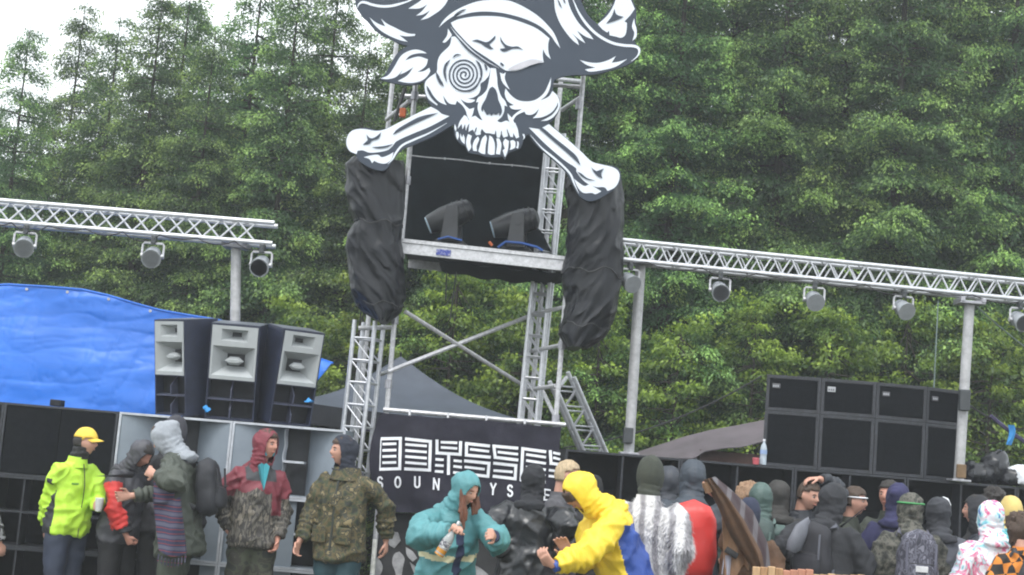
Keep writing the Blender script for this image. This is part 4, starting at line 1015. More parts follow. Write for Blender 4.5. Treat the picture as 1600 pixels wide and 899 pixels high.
letter('letter', [b2_([(278, 238), (58, 214), (56, 330), (285, 350)]), b2_([(48, 388), (283, 412), (272, 543), (45, 518)]), (b2_([(105, 272), (272, 292)]), Wd), (b2_([(50, 450), (228, 470)]), Wd)])
letter('letter', [b2_([(562, 260), (332, 240), (345, 352), (562, 378)]), b2_([(340, 412), (552, 435), (545, 568), (335, 543)]), (b2_([(382, 300), (562, 320)]), Wd), (b2_([(340, 485), (508, 498)]), Wd)])
letter('letter', [b2_([(842, 295), (622, 265), (605, 575)]), (b2_([(668, 325), (842, 350)]), Wd), (b2_([(668, 385), (842, 412)]), Wd), (b2_([(665, 450), (840, 475)]), Wd), (b2_([(660, 510), (838, 535)]), Wd), b2_([(610, 580), (836, 600)])])
letter('letter', [b2_([(898, 295), (905, 412), (990, 424)]), (b2_([(938, 308), (985, 318)]), Wd), (b2_([(938, 358), (985, 370)]), Wd), (b2_([(895, 482), (985, 494)]), Wd), (b2_([(893, 540), (985, 552)]), Wd)])
def arc(cx, cy, rx, ry, a0, a1, n=12): return [(cx + rx * math.cos(R(a0 + (a1 - a0) * i / n)), cy + ry * math.sin(R(a0 + (a1 - a0) * i / n))) for i in range(n + 1)]
def Sg(cx, cy): return arc(cx, cy - 4.3, 3.1, 3.9, -20, -270, 10) + arc(cx, cy + 4.3, 3.3, 4.1, -90, 160, 10)
w2 = 2.6
def small(paths): letter('letter', [(p, w2) for p in paths])
small([Sg(594.5, 754)]); small([arc(622, 753.5, 4, 7.8, 0, 360, 16)])
small([[(648.5, 745.5), (648.5, 757)] + arc(652, 757, 3.6, 4.5, 180, 0, 8) + [(655.7, 745.5)]]); small([[(677.5, 764), (678, 748), (685, 765), (686, 749)]])
small([[(710, 751), (709.5, 767)], [(710, 751)] + arc(711, 759, 5.5, 8, -90, 90, 10)]); small([Sg(741, 761.5)])
small([[(767, 756), (770.5, 765), (774.5, 756.5)], [(770.5, 765), (770, 772.5)]]); small([Sg(797, 767)])
small([[(822, 762), (832, 763)], [(827, 763), (826.5, 778)]]); small([[(859, 766), (851, 765), (850.5, 781), (858, 782)], [(851, 773), (857, 774)]])
for px in (640, 700, 760, 820):
    q = MB(); py = edge_curve(topb, px) - 3; q.tube([at(px, py - 3, YT - .06), at(px, py + 5, YT - .10)], .012, 6); build('tie', q, galv, t, True)

# dark printed sheet below the banner
def sh(px, py, off): p = at(px, py, YBN + .12); p.y += .03 * fbm(p.x * 3, p.z * 3, 7) - off; return p
t = thing('printed_sheet', 'dark sheet with pale torn print hanging below the banner behind the teal jacket', 'sheet', sh(720, 980, 0))
q = MB(); q.grid(lambda u, v: sh(590 + 285 * u - 20 * v, 800 + 16 * u + 175 * v, 0), 40, 24, thick=(0, .005, 0)); build('cloth', q, fabric('dark_sheet', (.022, .022, .024)), t, True, True)
q = MB()
for pl in ([(608, 830), (622, 832), (626, 845), (616, 857), (607, 850)], [(590, 870), (598, 885), (594, 899), (583, 910), (584, 880)], [(616, 866), (624, 862), (632, 872), (630, 885), (628, 905), (636, 925), (622, 925), (618, 895), (613, 880)],
           [(634, 855), (645, 862), (652, 872), (645, 878), (636, 868)], [(640, 878), (652, 888), (662, 905), (650, 900)], [(700, 890), (730, 880), (760, 895), (780, 925), (740, 915), (712, 925)]):
    L0 = smooth_poly(pl); poly_to(q, L0, .012, .002, sh)
build('pale_print', q, greyprint, t, True)
q = MB(); q.tube([at(586, 843, YBN + .0), at(581, 910, YBN + .0), V((at(572, 960, YBN).x, YBN, 0))], .022, 8)
single('white_pole', q, mat('white_pole', (.62, .62, .58), .6, nscale=20, namt=.2), 'thin white pole standing beside the camouflage jacket in front of the dark sheet', 'pole', True)

# ---------------------------------------------------------------- cables, cords, bags, bottles
def cable(pts, r, m, lb, cat='cable', nm='cable'):
    q = MB(); q.tube(pts, r, 5); return single(nm, q, m, lb, cat, True)
def hang(A, B, sagz, n=14): return [A.lerp(B, i / n) - V((0, 0, sagz * 4 * (i / n) * (1 - i / n))) for i in range(n + 1)]
cable(hang(at(1190, 588, 13.6), at(880, 700, 13.9), .12), .008, cablem, 'dark cable sagging from the top left of the black stack towards the tower')
cable(hang(at(1466, 470, 13.35), at(1459, 612, 13.5), 0), .006, ropem, 'thin pale green rope hanging straight down to the black stack', 'rope', 'rope')
cable(hang(at(1525, 478, 13.35), at(1640, 570, 14.4), .02), .008, ropem, 'pale guy rope running down to the right from the right post', 'rope', 'rope')
cable(hang(at(713, 425, YT + .2), at(703, 500, YT + .2), 0), .007, cablem, 'short black cable dangling under the light platform')
cable(hang(at(698, 425, YT + .2), at(696, 470, YT + .2), 0), .007, cablem, 'shortest black cable end under the light platform')
cable(hang(at(1500, 622, 13.7), at(1545, 652, 14.2), .01), .010, cablem, 'dark cable leaving the top right corner of the black stack')
cable(hang(at(1548, 650, 14.2), at(1640, 715, 14.4), .02), .022, mat('purple_cord', (.05, .04, .10), .7), 'thick purple cord slanting down at the right edge', 'cord', 'cord')
q = MB(); p = at(1579, 683, 14.2)
q.grid(lambda u, v: p + V((-.03 + .06 * u + .02 * math.sin(v * 4), .015 * math.sin(u * 5 + v * 4), .12 - .2 * v)), 5, 8, thick=(0, .006, 0))
single('blue_rag', q, bluerag, 'light blue rag tied to the purple cord at the right edge', 'rag', True)
def bag(cx, cy, Y, rx, ry, rz, m, lb, seed, nm='plastic_bag'):
    q = MB(); c = at(cx, cy, Y); c.z = BINTOP + rz * .92; q.ball(c, rx, ry, rz, 28)
    for v in q.v:
        d = v - c; f = fbm(d.x * 7 + seed, d.y * 7, d.z * 7) * .35 + (1 - abs(fbm(d.x * 14 + seed, d.y * 14, d.z * 14))) ** 3 * .18
        v += d * f; v.z = max(v.z, BINTOP + .002)
    single(nm, q, m, lb, 'bag', True)
bagm = mat('black_bin_bag', (.012, .013, .017), .25, nscale=9, namt=.4, bump=.3, bscale=40)
bag(1527, 745, 13.55, .16, .13, .11, bagm, 'low crumpled black plastic bag against the right post foot', 1)
bag(1553, 735, 13.62, .15, .12, .155, bagm, 'tall black plastic bag with a peaked top on the right bins', 5)
bag(1580, 752, 13.5, .10, .10, .08, bagm, 'small black plastic bag between the tall bag and the white bag', 9)
bag(1604, 750, 13.45, .17, .13, .10, mat('white_bag', (.70, .72, .76), .4, nscale=8, namt=.08), 'crumpled white plastic bag at the right edge on the bins', 12)
q = MB(); c = at(1553, 712, 13.62); q.tube([c + V((0, 0, -.07)), c + V((-.03, 0, 0)), c + V((.05, 0, .05)), c + V((.11, 0, .03))], [.04, .025, .02, .008], 8)
single('bag_knot', q, bagm, 'knotted end of a black bag sticking up beside the right post', 'bag', True, base=(c.x, c.y, c.z - .07))
pet = mat('clear_bottle', (.52, .60, .68), .12, nscale=6, namt=.1, trans=.35)
petb = mat('blue_bottle', (.18, .33, .52), .15, nscale=6, namt=.1, trans=.3)
def bottle(p, h, m, label, lab, capm):
    t = thing('bottle', label, 'bottle', p); r = h * .135
    q = MB(); q.tube([(0, 0, 0), (0, 0, h * .02), (0, 0, h * .3), (0, 0, h * .34), (0, 0, h * .38), (0, 0, h * .62), (0, 0, h * .76), (0, 0, h * .86), (0, 0, h * .93)], [r * .85, r, r, r * .93, r, r, r * .75, r * .36, r * .34], 14); build('body', q, m, t, smooth=True)
    q = MB(); q.tube([(0, 0, h * .93), (0, 0, h)], r * .4, 10); build('cap', q, capm, t)
    q = MB(); q.tube([(0, 0, h * .42), (0, 0, h * .58)], r * 1.03, 14, cap=False); build('label_band', q, lab, t)
p = at(1192, 724, 13.22); p.z = BINTOP + .002
bottle(p, .24, pet, 'clear plastic water bottle standing in front of the black stack', mat('blue_label', (.25, .35, .55)), mat('white_cap', (.7, .7, .75)))
q = MB(); c = at(1181, 722, 13.17); c.z = BINTOP + .002; q.tube([c, c + V((0, 0, .055)), c + V((0, 0, .06))], [.028, .034, .030], 12); single('red_cup', q, mat('pink_red_plastic', (.45, .09, .11), .4), 'small red cup beside the clear water bottle on the right bins', 'cup')
shz = rowh[0] + rowh[1] + .024
for px, lb, hh in ((1149, 'left blue tinted bottle standing inside the right bass bin opening', .30), (1160, 'right blue tinted bottle standing inside the right bass bin opening', .29)):
    p = at(px, 790, 13.20); q = 0
    bottle(V((p.x, 13.26, at(px, 787, 13.26).z)), hh * .62, petb, lb, mat('blue_label', (.25, .35, .55)), mat('blue_cap', (.05, .12, .5)))
# a ledge for them: plank laid inside the bin mouth
zb_ = at(1155, 787, 13.26).z
q = MB(); c = at(1155, 787, 13.26); q.bbox(c.x - .14, c.x + .14, 13.19, 13.44, zb_ - .022, zb_ - .001, .003)
q.box(c.x - .14, c.x - .12, 13.2, 13.44, shz, zb_ - .022); q.box(c.x + .12, c.x + .14, 13.2, 13.44, shz, zb_ - .022)
single('shelf_board', q, blackpaint, 'black shelf board under the two blue bottles in the bass bin opening', 'shelf')

# waste bin with green liner
YW = 10.15; c = at(984, 858, YW)
t = thing('waste_bin', 'tall brown bin with a green rim between the blue jacket and the fur coat', 'bin', (c.x, YW, 0))
zt_ = at(984, 852, YW).z
q = MB(); q.tube([(0, 0, 0), (0, 0, .02), (0, 0, zt_ - .03)], [.075, .08, .092], 20, cap=True); build('body', q, mat('brown_plastic', (.16, .075, .035), .5), t, smooth=True)
q = MB(); q.tube([(0, 0, zt_ - .06), (0, 0, zt_), (0, 0, zt_), (0, 0, zt_ - .05)], [.094, .104, .094, .085], 20, cap=False); build('rim', q, mat('green_rim', (.10, .22, .13), .4), t, smooth=True)
q = MB(); q.tube([(0, 0, zt_ - .025), (0, 0, zt_ - .02)], .09, 20); build('liner', q, mat('green_liner', (.02, .13, .06), .5), t)

# rough wooden slab barrier in front of the crowd
YF = 9.3
x0_, x1_ = at(1176, 888, YF).x, at(1352, 898, YF).x
t = thing('slab_barrier', 'low barrier of rough orange sawn slabs at the bottom edge', 'barrier', ((x0_ + x1_) / 2, YF, 0))
n_ = 15; rnd = random.Random(4)
woods = [mat('fresh_sawn_wood', (.34, .19, .09), .7, nscale=10, aniso=(6, 6, 1), namt=.25), mat('pink_sawn_wood', (.42, .19, .12), .7, nscale=10, aniso=(6, 6, 1), namt=.15), mat('pale_sawn_wood', (.44, .28, .15), .7, nscale=10, aniso=(6, 6, 1), namt=.2)]
for i in range(n_):
    xa = x0_ + (x1_ - x0_) * i / n_; xb = x0_ + (x1_ - x0_) * (i + 1) / n_ - .0015; f = i / n_
    ztp = at(1176 + 176 * f, (886 if f < .22 else 890 if f < .5 else 894 + 4 * f) + rnd.uniform(-1.5, 1.5), YF).z
    q = MB(); yo = rnd.uniform(0, .012); q.bbox(xa, xb, YF - .02 - yo, YF + .015 - yo, 0, ztp, .005)
    build('plank', q, woods[1] if .2 < f < .5 else woods[0 if i % 2 else 2], t, True)
q = MB(); q.box(x0_, x1_, YF + .02, YF + .06, .4, .48); q.box(x0_, x1_, YF + .02, YF + .06, .85, .93); build('rail', q, woods[0], t, True)
# ---------------------------------------------------------------- people
dgc = bpy.context
def remeshed(name, mb, voxel, mats, smooth_it=6, ratio=None, fold=None):
    """one continuous skin grown over overlapping shapes"""
    me = bpy.data.meshes.new(name); me.from_pydata([tuple(v) for v in mb.v], [], mb.f)
    bm = bmesh.new(); bm.from_mesh(me); bmesh.ops.recalc_face_normals(bm, faces=bm.faces[:]); bm.to_mesh(me); bm.free()
    ob = bpy.data.objects.new('tmp', me); C.objects.link(ob)
    r = ob.modifiers.new('r', 'REMESH'); r.mode = 'VOXEL'; r.voxel_size = voxel; r.use_smooth_shade = True
    if smooth_it:
        s = ob.modifiers.new('s', 'SMOOTH'); s.factor = .5; s.iterations = smooth_it
    if ratio:
        d = ob.modifiers.new('d', 'DECIMATE'); d.ratio = ratio
    dg = bpy.context.evaluated_depsgraph_get(); dg.update()
    out = bpy.data.meshes.new_from_object(ob.evaluated_get(dg)); out.name = name
    bpy.data.objects.remove(ob); bpy.data.meshes.remove(me)
    n = len(out.vertices)
    if fold:
        nr = [v.normal.copy() for v in out.vertices]
        for v, nn in zip(out.vertices, nr): v.co = v.co + nn * fold(v.co, nn)
    out.materials.clear()
    for m in mats: out.materials.append(m)
    out.polygons.foreach_set('use_smooth', [True] * len(out.polygons)); out.update()
    return out
def colour_by(me, fn):
    me.polygons.foreach_set('material_index', [fn(p.center) for p in me.polygons]); me.update()

skin_ = mat('skin', (.50, .27, .20), .5, nscale=14, namt=.08, spec=.4)
skin_red = mat('ruddy_skin', (.48, .23, .17), .5, nscale=14, namt=.1, spec=.4)
lipm = mat('lips', (.36, .15, .12), .5); eyew = mat('eye_white', (.30, .26, .24), .3); irism = mat('iris', (.03, .025, .02), .2)
hairm = {k: mat('hair_' + k, c, .6, nscale=40, aniso=(3, 3, .6), namt=.35, bump=.5, bscale=120) for k, c in
         dict(brown=(.055, .032, .020), dark=(.018, .014, .012), blond=(.42, .32, .20), auburn=(.13, .045, .022), tan=(.28, .17, .10)).items()}
denim = fabric('navy_trousers', (.022, .030, .055), .7); blacktr = fabric('black_trousers', (.010, .010, .012), .8)
olivetr = fabric('olive_trousers', (.045, .055, .040), .75); tealtr = fabric('teal_trousers', (.018, .055, .070), .7)
camotr = patch_mat('camouflage_trousers', [(.02, .022, .018), (.045, .05, .03), (.03, .028, .022), (.06, .06, .04)], 9)
bootm = fabric('muddy_boots', (.035, .028, .022), .8)

def ik(S, W, l1, l2, pole):
    d = W - S; L = d.length
    if L > (l1 + l2) * .995: W = S + d.normalized() * (l1 + l2) * .995; d = W - S; L = d.length
    if L < abs(l1 - l2) + .04: L = abs(l1 - l2) + .04
    a_ = (l1 * l1 - l2 * l2 + L * L) / (2 * L); h = math.sqrt(max(0, l1 * l1 - a_ * a_))
    u = d.normalized(); p = pole - u * pole.dot(u); p = p.normalized() if p.length > 1e-5 else u.orthogonal()
    return S + u * a_ + p * h, W
def ering(c, ax, ay, rx, ry, n=16, sq=1.):
    out = []
    for j in range(n):
        a_ = 2 * math.pi * j / n; ca, sa = math.cos(a_), math.sin(a_)
        if sq != 1: ca = math.copysign(abs(ca) ** sq, ca); sa = math.copysign(abs(sa) ** sq, sa)
        out.append(c + ax * (rx * ca) + ay * (ry * sa))
    return out
def head_mesh(mb, M, s):
    """shaped head: jaw, nose, brow, sockets, lips, ears; local +Y is the face"""
    nz, na = 26, 32; rings = []
    for i in range(1, nz):
        th = math.pi * i / nz; z = -.118 * math.cos(th); ring = []; sn = math.sin(th) ** .86
        for j in range(na):
            a_ = 2 * math.pi * j / na; cx, cy = math.cos(a_), math.sin(a_)
            rx, ry = .076, .096
            low = max(0, (-z - .01) / .11)
            if low: rx *= 1 - .34 * low ** 1.5; ry *= 1 - (.10 if cy > 0 else .42) * low ** 1.3
            x, y = rx * sn * cx, ry * sn * cy - .004
            if cy > 0:
                g = lambda x0, z0, sx, sz: math.exp(-((x - x0) / sx) ** 2 - ((z - z0) / sz) ** 2)
                y += .026 * g(0, -.022, .012, .016) + .014 * g(0, .002, .009, .018) - .010 * (g(.030, .008, .015, .011) + g(-.030, .008, .015, .011)) \
                    + .006 * g(0, .030, .045, .012) + .008 * g(0, -.058, .020, .009) + .010 * g(0, -.098, .022, .014) + .005 * (g(.040, -.022, .016, .016) + g(-.040, -.022, .016, .016)) - .004 * g(0, -.075, .02, .006)
            ring.append(M @ (V((x, y, z)) * s))
        rings.append(ring)
    mb.loft(rings)
    for k in (-1, 1): mb.ball(M @ (V((k * .076, -.008, -.006)) * s), .010 * s, .018 * s, .030 * s, 10, M=M.to_3x3())
def hand_shape(mb, W, d, n, s, curl, side):
    """palm, four fingers of unequal length, and a thumb from the side near the wrist"""
    d = d.normalized(); n = (n - d * n.dot(d)).normalized(); w = d.cross(n).normalized() * side     # w towards the thumb side
    mb.loft([ering(W, w, n, .024 * s, .018 * s, 10), ering(W + d * .03 * s, w, n, .034 * s, .016 * s, 10), ering(W + d * .075 * s, w, n, .041 * s, .014 * s, 10), ering(W + d * .092 * s, w, n, .036 * s, .011 * s, 10)])
    for k, L in enumerate((.070, .078, .072, .056)):
        o = W + d * .085 * s + w * (.030 - .020 * k) * s; dd = d; p = o; pts = [o - d * .02 * s]; ca = curl * (1 + .12 * k)
        spread = w * (.06 * (1.5 - k))
        for f in (.42, .32, .26):
            ax = d.cross(n)
            dd = Matrix.Rotation(ca, 3, ax) @ dd
            p = p + (dd + spread).normalized() * L * f * s; pts.append(p)
        mb.tube([o - d * .02 * s] + pts[1:], [.0095 * s, .0092 * s, .0082 * s, .0072 * s], 8)
    o = W + d * .022 * s + w * .026 * s; t1v = (d * .62 + w * .70 + n * .30).normalized(); t2v = (d * .90 + w * .12 + n * .42 * (1 + curl * .5)).normalized()
    mb.tube([o - w * .01 * s, o + t1v * .036 * s, o + t1v * .036 * s + t2v * .030 * s, o + t1v * .036 * s + t2v * .052 * s], [.0125 * s, .0115 * s, .0098 * s, .0080 * s], 8)

LIM = lambda s: {'up': .172 * s, 'fo': .148 * s}
def person(label, px, py, Y, face, jacket, trousers=None, lean=0, side=0, hyaw=0, hpitch=0, hood=None, hoodmat=None, cap=None, hair=None, hairstyle='short', L=None, Rr=None, curl=(.35, .35),
           jfn=None, jmats=None, q=1, bulk=1., hem=-.07, skin=skin_, seed=0, poleL=None, poleR=None, facevis=True, stance=.06, hood_open=50, extra=None, palmL=None, palmR=None, htall=0., nf=0., handdirL=None, handdirR=None, sleeve=1., hoodw=1.):
    top = at(px, py, Y)
    rz = R(180 + face)
    Rz = Matrix.Rotation(rz, 3, 'Z')
    # posture in units of height
    ln, sd = R(lean), R(side)
    sp_ = V((math.sin(sd), math.sin(ln), math.cos(ln) * math.cos(sd))).normalized()
    fwd = V((0, 1, 0)); fwd = (fwd - sp_ * fwd.dot(sp_)).normalized(); rt = fwd.cross(sp_)
    Hm = Matrix.Rotation(R(hyaw), 3, 'Z') @ Matrix.Rotation(-R(hpitch) - ln * .3, 3, 'X')
    hcen = V((0, 0, .53)) + sp_ * .30 + (sp_ * .035 + Hm @ V((0, .028, .068)) + V((0, nf, -nf * .3))) 
    tp_ = hcen + Hm @ V((0, -.01, .072 + htall))
    # head top seen from camera: use highest point
    H = (top.z) / max(.5, tp_.z)
    H = min(1.98, max(1.45, H))
    off = Rz @ (tp_ * H); base = V((top.x - off.x, top.y - off.y, 0))
    t = thing('person', label, 'person', base, rz)
    s = H; inv = PM[t.name].inverted()
    hk = .97 * s / 1.75 * 1.0
    P0 = V((0, 0, .53)) * s; N = P0 + sp_ * .30 * s; hc = hcen * s
    HM = Matrix.Translation(hc) @ Hm.to_4x4()
    sh = [P0 + sp_ * .272 * s + rt * (k * .103 * s) for k in (-1, 1)]     # left (-x) , right (+x)
    lim = LIM(s); arms = []
    for i, (k, tg, pl) in enumerate(((-1, L, poleL), (1, Rr, poleR))):
        if tg is None: w_ = sh[i] + V((k * .07, .05 + .02 * math.sin(seed + i), -.305)) * s
        elif len(tg) == 2: w_ = inv @ at(tg[0], tg[1], Y)
        elif tg[2] == 'l': w_ = V(tg[:2] + (tg[3],)) * s
        else: w_ = inv @ at(tg[0], tg[1], Y + tg[2])
        e_, w_ = ik(sh[i], w_, lim['up'], lim['fo'], V(pl) if pl else V((k * .5, -.7, -.3)))
        arms.append((sh[i], e_, w_, k))
    vox = {2: .0065, 1: .009, 0: .014}[q]
    b = MB(); head_mesh(b, HM, hk)
    b.tube([N - sp_ * .03 * s, N + sp_ * .02 * s, hc + Hm @ V((0, -.02, -.03)) * s], [.040 * s, .033 * s, .034 * s], 14)
    b.loft([ering(P0 + sp_ * z * s, rt, fwd, rx * s, ry * s) for z, rx, ry in ((-.05, .085, .055), (0, .088, .06), (.09, .074, .052), (.19, .080, .054), (.24, .068, .044), (.275, .036, .032), (.305, .03, .03))])
    for i, (S_, E_, W_, k) in enumerate(arms):
        b.tube([S_ - rt * k * .02 * s, S_, S_.lerp(E_, .5), E_, E_.lerp(W_, .4), W_], [.014 * s, .018 * s, .022 * s, .020 * s, .019 * s, .015 * s], 10)
        d_ = (W_ - E_).normalized()
        hd_ = (handdirL, handdirR)[i]
        if hd_: d_ = (inv.to_3x3() @ V(hd_)).normalized()
        pn = (palmL, palmR)[i]
        pn = inv.to_3x3() @ V(pn) if pn else V((-k, .15, 0))
        hand_shape(b, W_, d_, pn, s / 1.75 * 1.04, curl[i], 1 if (d_.cross(pn)).dot(V((0, 1, .3))) > 0 else -1)
    legs = []
    for k in (-1, 1):
        hp = V((k * .052, 0, .50)) * s; an = V((k * stance, .0 + .02 * k * math.sin(seed), .045)) * s; kn = hp.lerp(an, .5) + V((0, .012, 0)) * s
        b.tube([hp, hp.lerp(kn, .5), kn, kn.lerp(an, .4), an], [.052 * s, .046 * s, .034 * s, .033 * s, .022 * s], 10)
        b.tube([an + V((0, -.025, -.02)) * s, an + V((0, .03, -.026)) * s, an + V((0, .09, -.034)) * s], [.022 * s, .024 * s, .014 * s], 8)
        legs.append((hp, kn, an))
    me = remeshed('body', b, vox, [skin], 3 if q else 2, ratio={2: .24, 1: .26, 0: .3}[q])
    inst('body', me, t)
    # trousers
    vt = .022
    b = MB(); b.loft([ering(P0 + sp_ * z * s, rt, fwd, rx * s, ry * s) for z, rx, ry in ((-.06, .098, .075), (0, .100, .072), (.05, .092, .066))])
    for hp, kn, an in legs: b.tube([hp + V((0, 0, .02)) * s, hp.lerp(kn, .5), kn, kn.lerp(an, .5), an + V((0, 0, .0)) * s], [.066 * s, .060 * s, .050 * s, .047 * s, .044 * s], 12)
    me = remeshed('trousers', b, vt, [trousers or blacktr], 4, fold=lambda c, n_: .012 * fbm(c.x * 7 + seed, c.y * 7, c.z * 11))
    inst('trousers', me, t)
    for hp, kn, an in legs:
        b = MB(); b.tube([an + V((0, -.035, -.024)) * s, an + V((0, .03, -.022)) * s, an + V((0, .075, -.03)) * s, an + V((0, .095, -.034)) * s], [.026 * s, .030 * s, .025 * s, .012 * s], 12, flat=1.2); build('boot', b, bootm, t, smooth=True)
    # jacket
    bk_ = 1 + (bulk - 1) * .65; jm = jmats or [jacket]
    b = MB()
    hm_ = hem
    b.loft([ering(P0 + sp_ * z * s + fwd * yo * s, rt, fwd, rx * s * bk_, ry * s * bk_, 20, .9) for z, rx, ry, yo in
            ((hm_, .112, .082, 0), (hm_ + .012, .122, .090, 0), (hm_ * .3 + .015, .118, .086, 0), (.06, .114, .080, 0), (.13, .112, .078, 0), (.20, .114, .076, -.003), (.245, .100, .066, -.006), (.275, .072, .054, -.008), (.298, .050, .046, -.002), (.316, .046, .045, .004))])
    for i, (S_, E_, W_, k) in enumerate(arms):
        d2 = (W_ - E_).normalized(); We = W_ - d2 * .012 * s
        sv = sleeve * bk_
        b.tube([S_ - rt * k * .050 * s + sp_ * -.020 * s, S_ - sp_ * .010 * s - rt * k * .004 * s, S_.lerp(E_, .35), S_.lerp(E_, .75), E_, E_.lerp(We, .25), E_.lerp(We, .6), E_.lerp(We, .92), We],
               [.036 * s * bk_, .039 * s * sv, .043 * s * sv, .040 * s * sv, .041 * s * sv, .039 * s * sv, .036 * s * sv, .032 * s * sv, .026 * s], 14)
        mid = E_
    fa = {2: 1.25, 1: 1.15, 0: 1.}[q]
    def fold(c, n_):
        f = .014 * fbm(c.x * 5 + seed, c.y * 5, c.z * 6 + seed)
        w1 = fbm(c.x * 3 + seed, c.y * 3, c.z * 3)
        k1 = max(0, 1 - abs(fbm(c.x * 3.2 + seed, c.y * 3.2, c.z * 4.5 + c.x * 3, 2)) * 2.3); k2 = max(0, 1 - abs(fbm(c.x * 6.5, c.y * 6.5 + seed, c.z * 4 - c.x * 4, 2)) * 2.3)
        f += .017 * k1 ** 2 + .008 * k2 ** 2 - .006
        for S_, E_, W_, k in arms:
            dE = (c - E_).length
            if dE > .30 * s: continue
            near = 9
            for a2_, b2_ in ((S_, E_), (E_, W_)):
                ab = b2_ - a2_; f2 = max(0, min(1, (c - a2_).dot(ab) / ab.dot(ab))); near = min(near, (c - (a2_ + ab * f2)).length)
            if near < .062 * s:
                if dE < .16 * s: f += .008 * (1 - abs(math.sin((c - E_).dot((W_ - S_).normalized()) * 55 + 3 * w1 + c.x * 8))) ** 1.5 * (1 - dE / (.16 * s))
                dW = (c - W_).length
                if dW < .12 * s: f += .005 * math.sin(dW * 150 + 3 * w1)
        return f * fa
    me = remeshed('jacket', b, {2: .0115, 1: .015, 0: .020}[q], jm, 4, fold=fold)
    info = dict(arms=arms, P0=P0, N=N, hc=hc, s=s, sp=sp_, fwd=fwd, rt=rt, HM=HM, hk=hk, t=t, inv=inv, Hm=Hm)
    if jfn: colour_by(me, lambda c: jfn(c, info))
    inst('jacket', me, t)
    # collar
    if not hood:
        b = MB(); b.tube([N - sp_ * .02 * s, N + sp_ * .012 * s, N + sp_ * .030 * s], [.056 * s, .048 * s, .046 * s], 16, cap=False); b.tube([N + sp_ * .030 * s, N - sp_ * .0 * s], [.042 * s, .044 * s], 16, cap=False)
        build('collar', b, jm[0], t, smooth=True)
    # eyes, brows, lips
    if facevis and q:
        for k in (-1, 1):
            b = MB(); b.ball(HM @ (V((k * .030, .0745, .006)) * hk), .0130 * hk, .0118 * hk, .0072 * hk, 10, M=HM.to_3x3()); e_ = build('eye', b, eyew, t, smooth=True)
            b = MB(); b.ball(HM @ (V((k * .030, .0838, .004)) * hk),   .0062 * hk, .0040 * hk, .0062 * hk, 8, M=HM.to_3x3()); build('iris', b, irism, e_, smooth=True)
            b = MB(); b.tube([HM @ (V((k * .016, .088, .022)) * hk), HM @ (V((k * .030, .087, .027)) * hk), HM @ (V((k * .046, .076, .022)) * hk)], [.003 * hk, .0042 * hk, .0025 * hk], 6); build('eyebrow', b, hairm[hair or 'dark'], t)
        b = MB(); b.tube([HM @ (V((x, .0905 - abs(x) * .45, -.058)) * hk) for x in (-.022, -.010, 0, .010, .022)], [.002 * hk, .0052 * hk, .0058 * hk, .0052 * hk, .002 * hk], 6); build('lips', b, lipm, t, smooth=True)
    # hair
    def shell(nm, m, keep, infl=1.09, drop=0, nse=.006, th=.010, rxs=1., hgt=1.):
        b = MB(); nz, na = 20, 30; vs = []; idx = {}; fs = []
        for i in range(nz + 1):
            th_ = math.pi * i / nz
            for j in range(na):
                a_ = 2 * math.pi * j / na
                d_ = V((.078 * math.sin(th_) ** .86 * math.cos(a_) * rxs, .098 * math.sin(th_) ** .86 * math.sin(a_) - .004, .119 * math.cos(th_) * hgt)) * infl
                if d_.z < 0 and d_.y < 0: d_.y *= 1 - .25 * (-d_.z / .12)
                d_ += d_.normalized() * nse * fbm(d_.x * 40 + seed, d_.y * 40, d_.z * 40)
                vs.append(d_)
        for i in range(nz):
            for j in range(na):
                f_ = (i * na + j, i * na + (j + 1) % na, (i + 1) * na + (j + 1) % na, (i + 1) * na + j)
                c_ = sum((vs[k] for k in f_), V((0, 0, 0))) / 4
                if keep(c_): fs.append(f_)
        b.add([HM @ (v * hk) for v in vs], fs)
        me_ = mesh_of(nm, b, m, True)
        bm = bmesh.new(); bm.from_mesh(me_); bmesh.ops.remove_doubles(bm, verts=bm.verts[:], dist=1e-5)
        loose = [v for v in bm.verts if not v.link_faces]; bmesh.ops.delete(bm, geom=loose, context='VERTS')
        bmesh.ops.recalc_face_normals(bm, faces=bm.faces[:]); bmesh.ops.solidify(bm, geom=bm.faces[:], thickness=-th * hk * .6); bm.to_mesh(me_); bm.free()
        me_.polygons.foreach_set('use_smooth', [True] * len(me_.polygons))
        return inst(nm, me_, t)
    if hair:
        if hairstyle == 'short' and cap: shell('hair', hairm[hair], lambda c: c.y < .005 and -.045 < c.z < .036, 1.05, nse=.006)
        elif hairstyle == 'short': shell('hair', hairm[hair], lambda c: c.z > .035 + .02 * (c.y > .05) or (c.y < .005 and c.z > -.045), 1.07, nse=.010)
        elif hairstyle == 'buzz': shell('hair', hairm[hair], lambda c: c.z > .045 + .1 * max(0, c.y - .03) or (c.y < -.01 and c.z > -.04), 1.035, nse=.003)
        elif hairstyle == 'mop': shell('hair', hairm[hair], lambda c: c.z > .015 or c.y < .01, 1.20, nse=.03)
        elif hairstyle == 'long':
            b = MB(); rnd = random.Random(seed)
            for k in range(22):
                x = .07 if k < 15 else -.07; lw = 1. if k < 15 else .55
                p0 = HM @ (V((math.copysign(.066 + .020 * rnd.random(), x), .048 - .04 * rnd.random(), .02)) * hk); 
                wv_ = rnd.uniform(-.012, .012); p1 = p0 + V((wv_ * .3, .004, -.045)) * s; p2 = p1 + V((-x * .05 + wv_, .010, -.050 * lw)) * s; p3 = p2 + V((-x * .1 - wv_ * .8, .006, (-.045 + rnd.uniform(-.03, .015)) * lw)) * s
                b.tube([p0, p1, p2, p3], [.006 * s, .0075 * s, .0065 * s, .002 * s], 6)
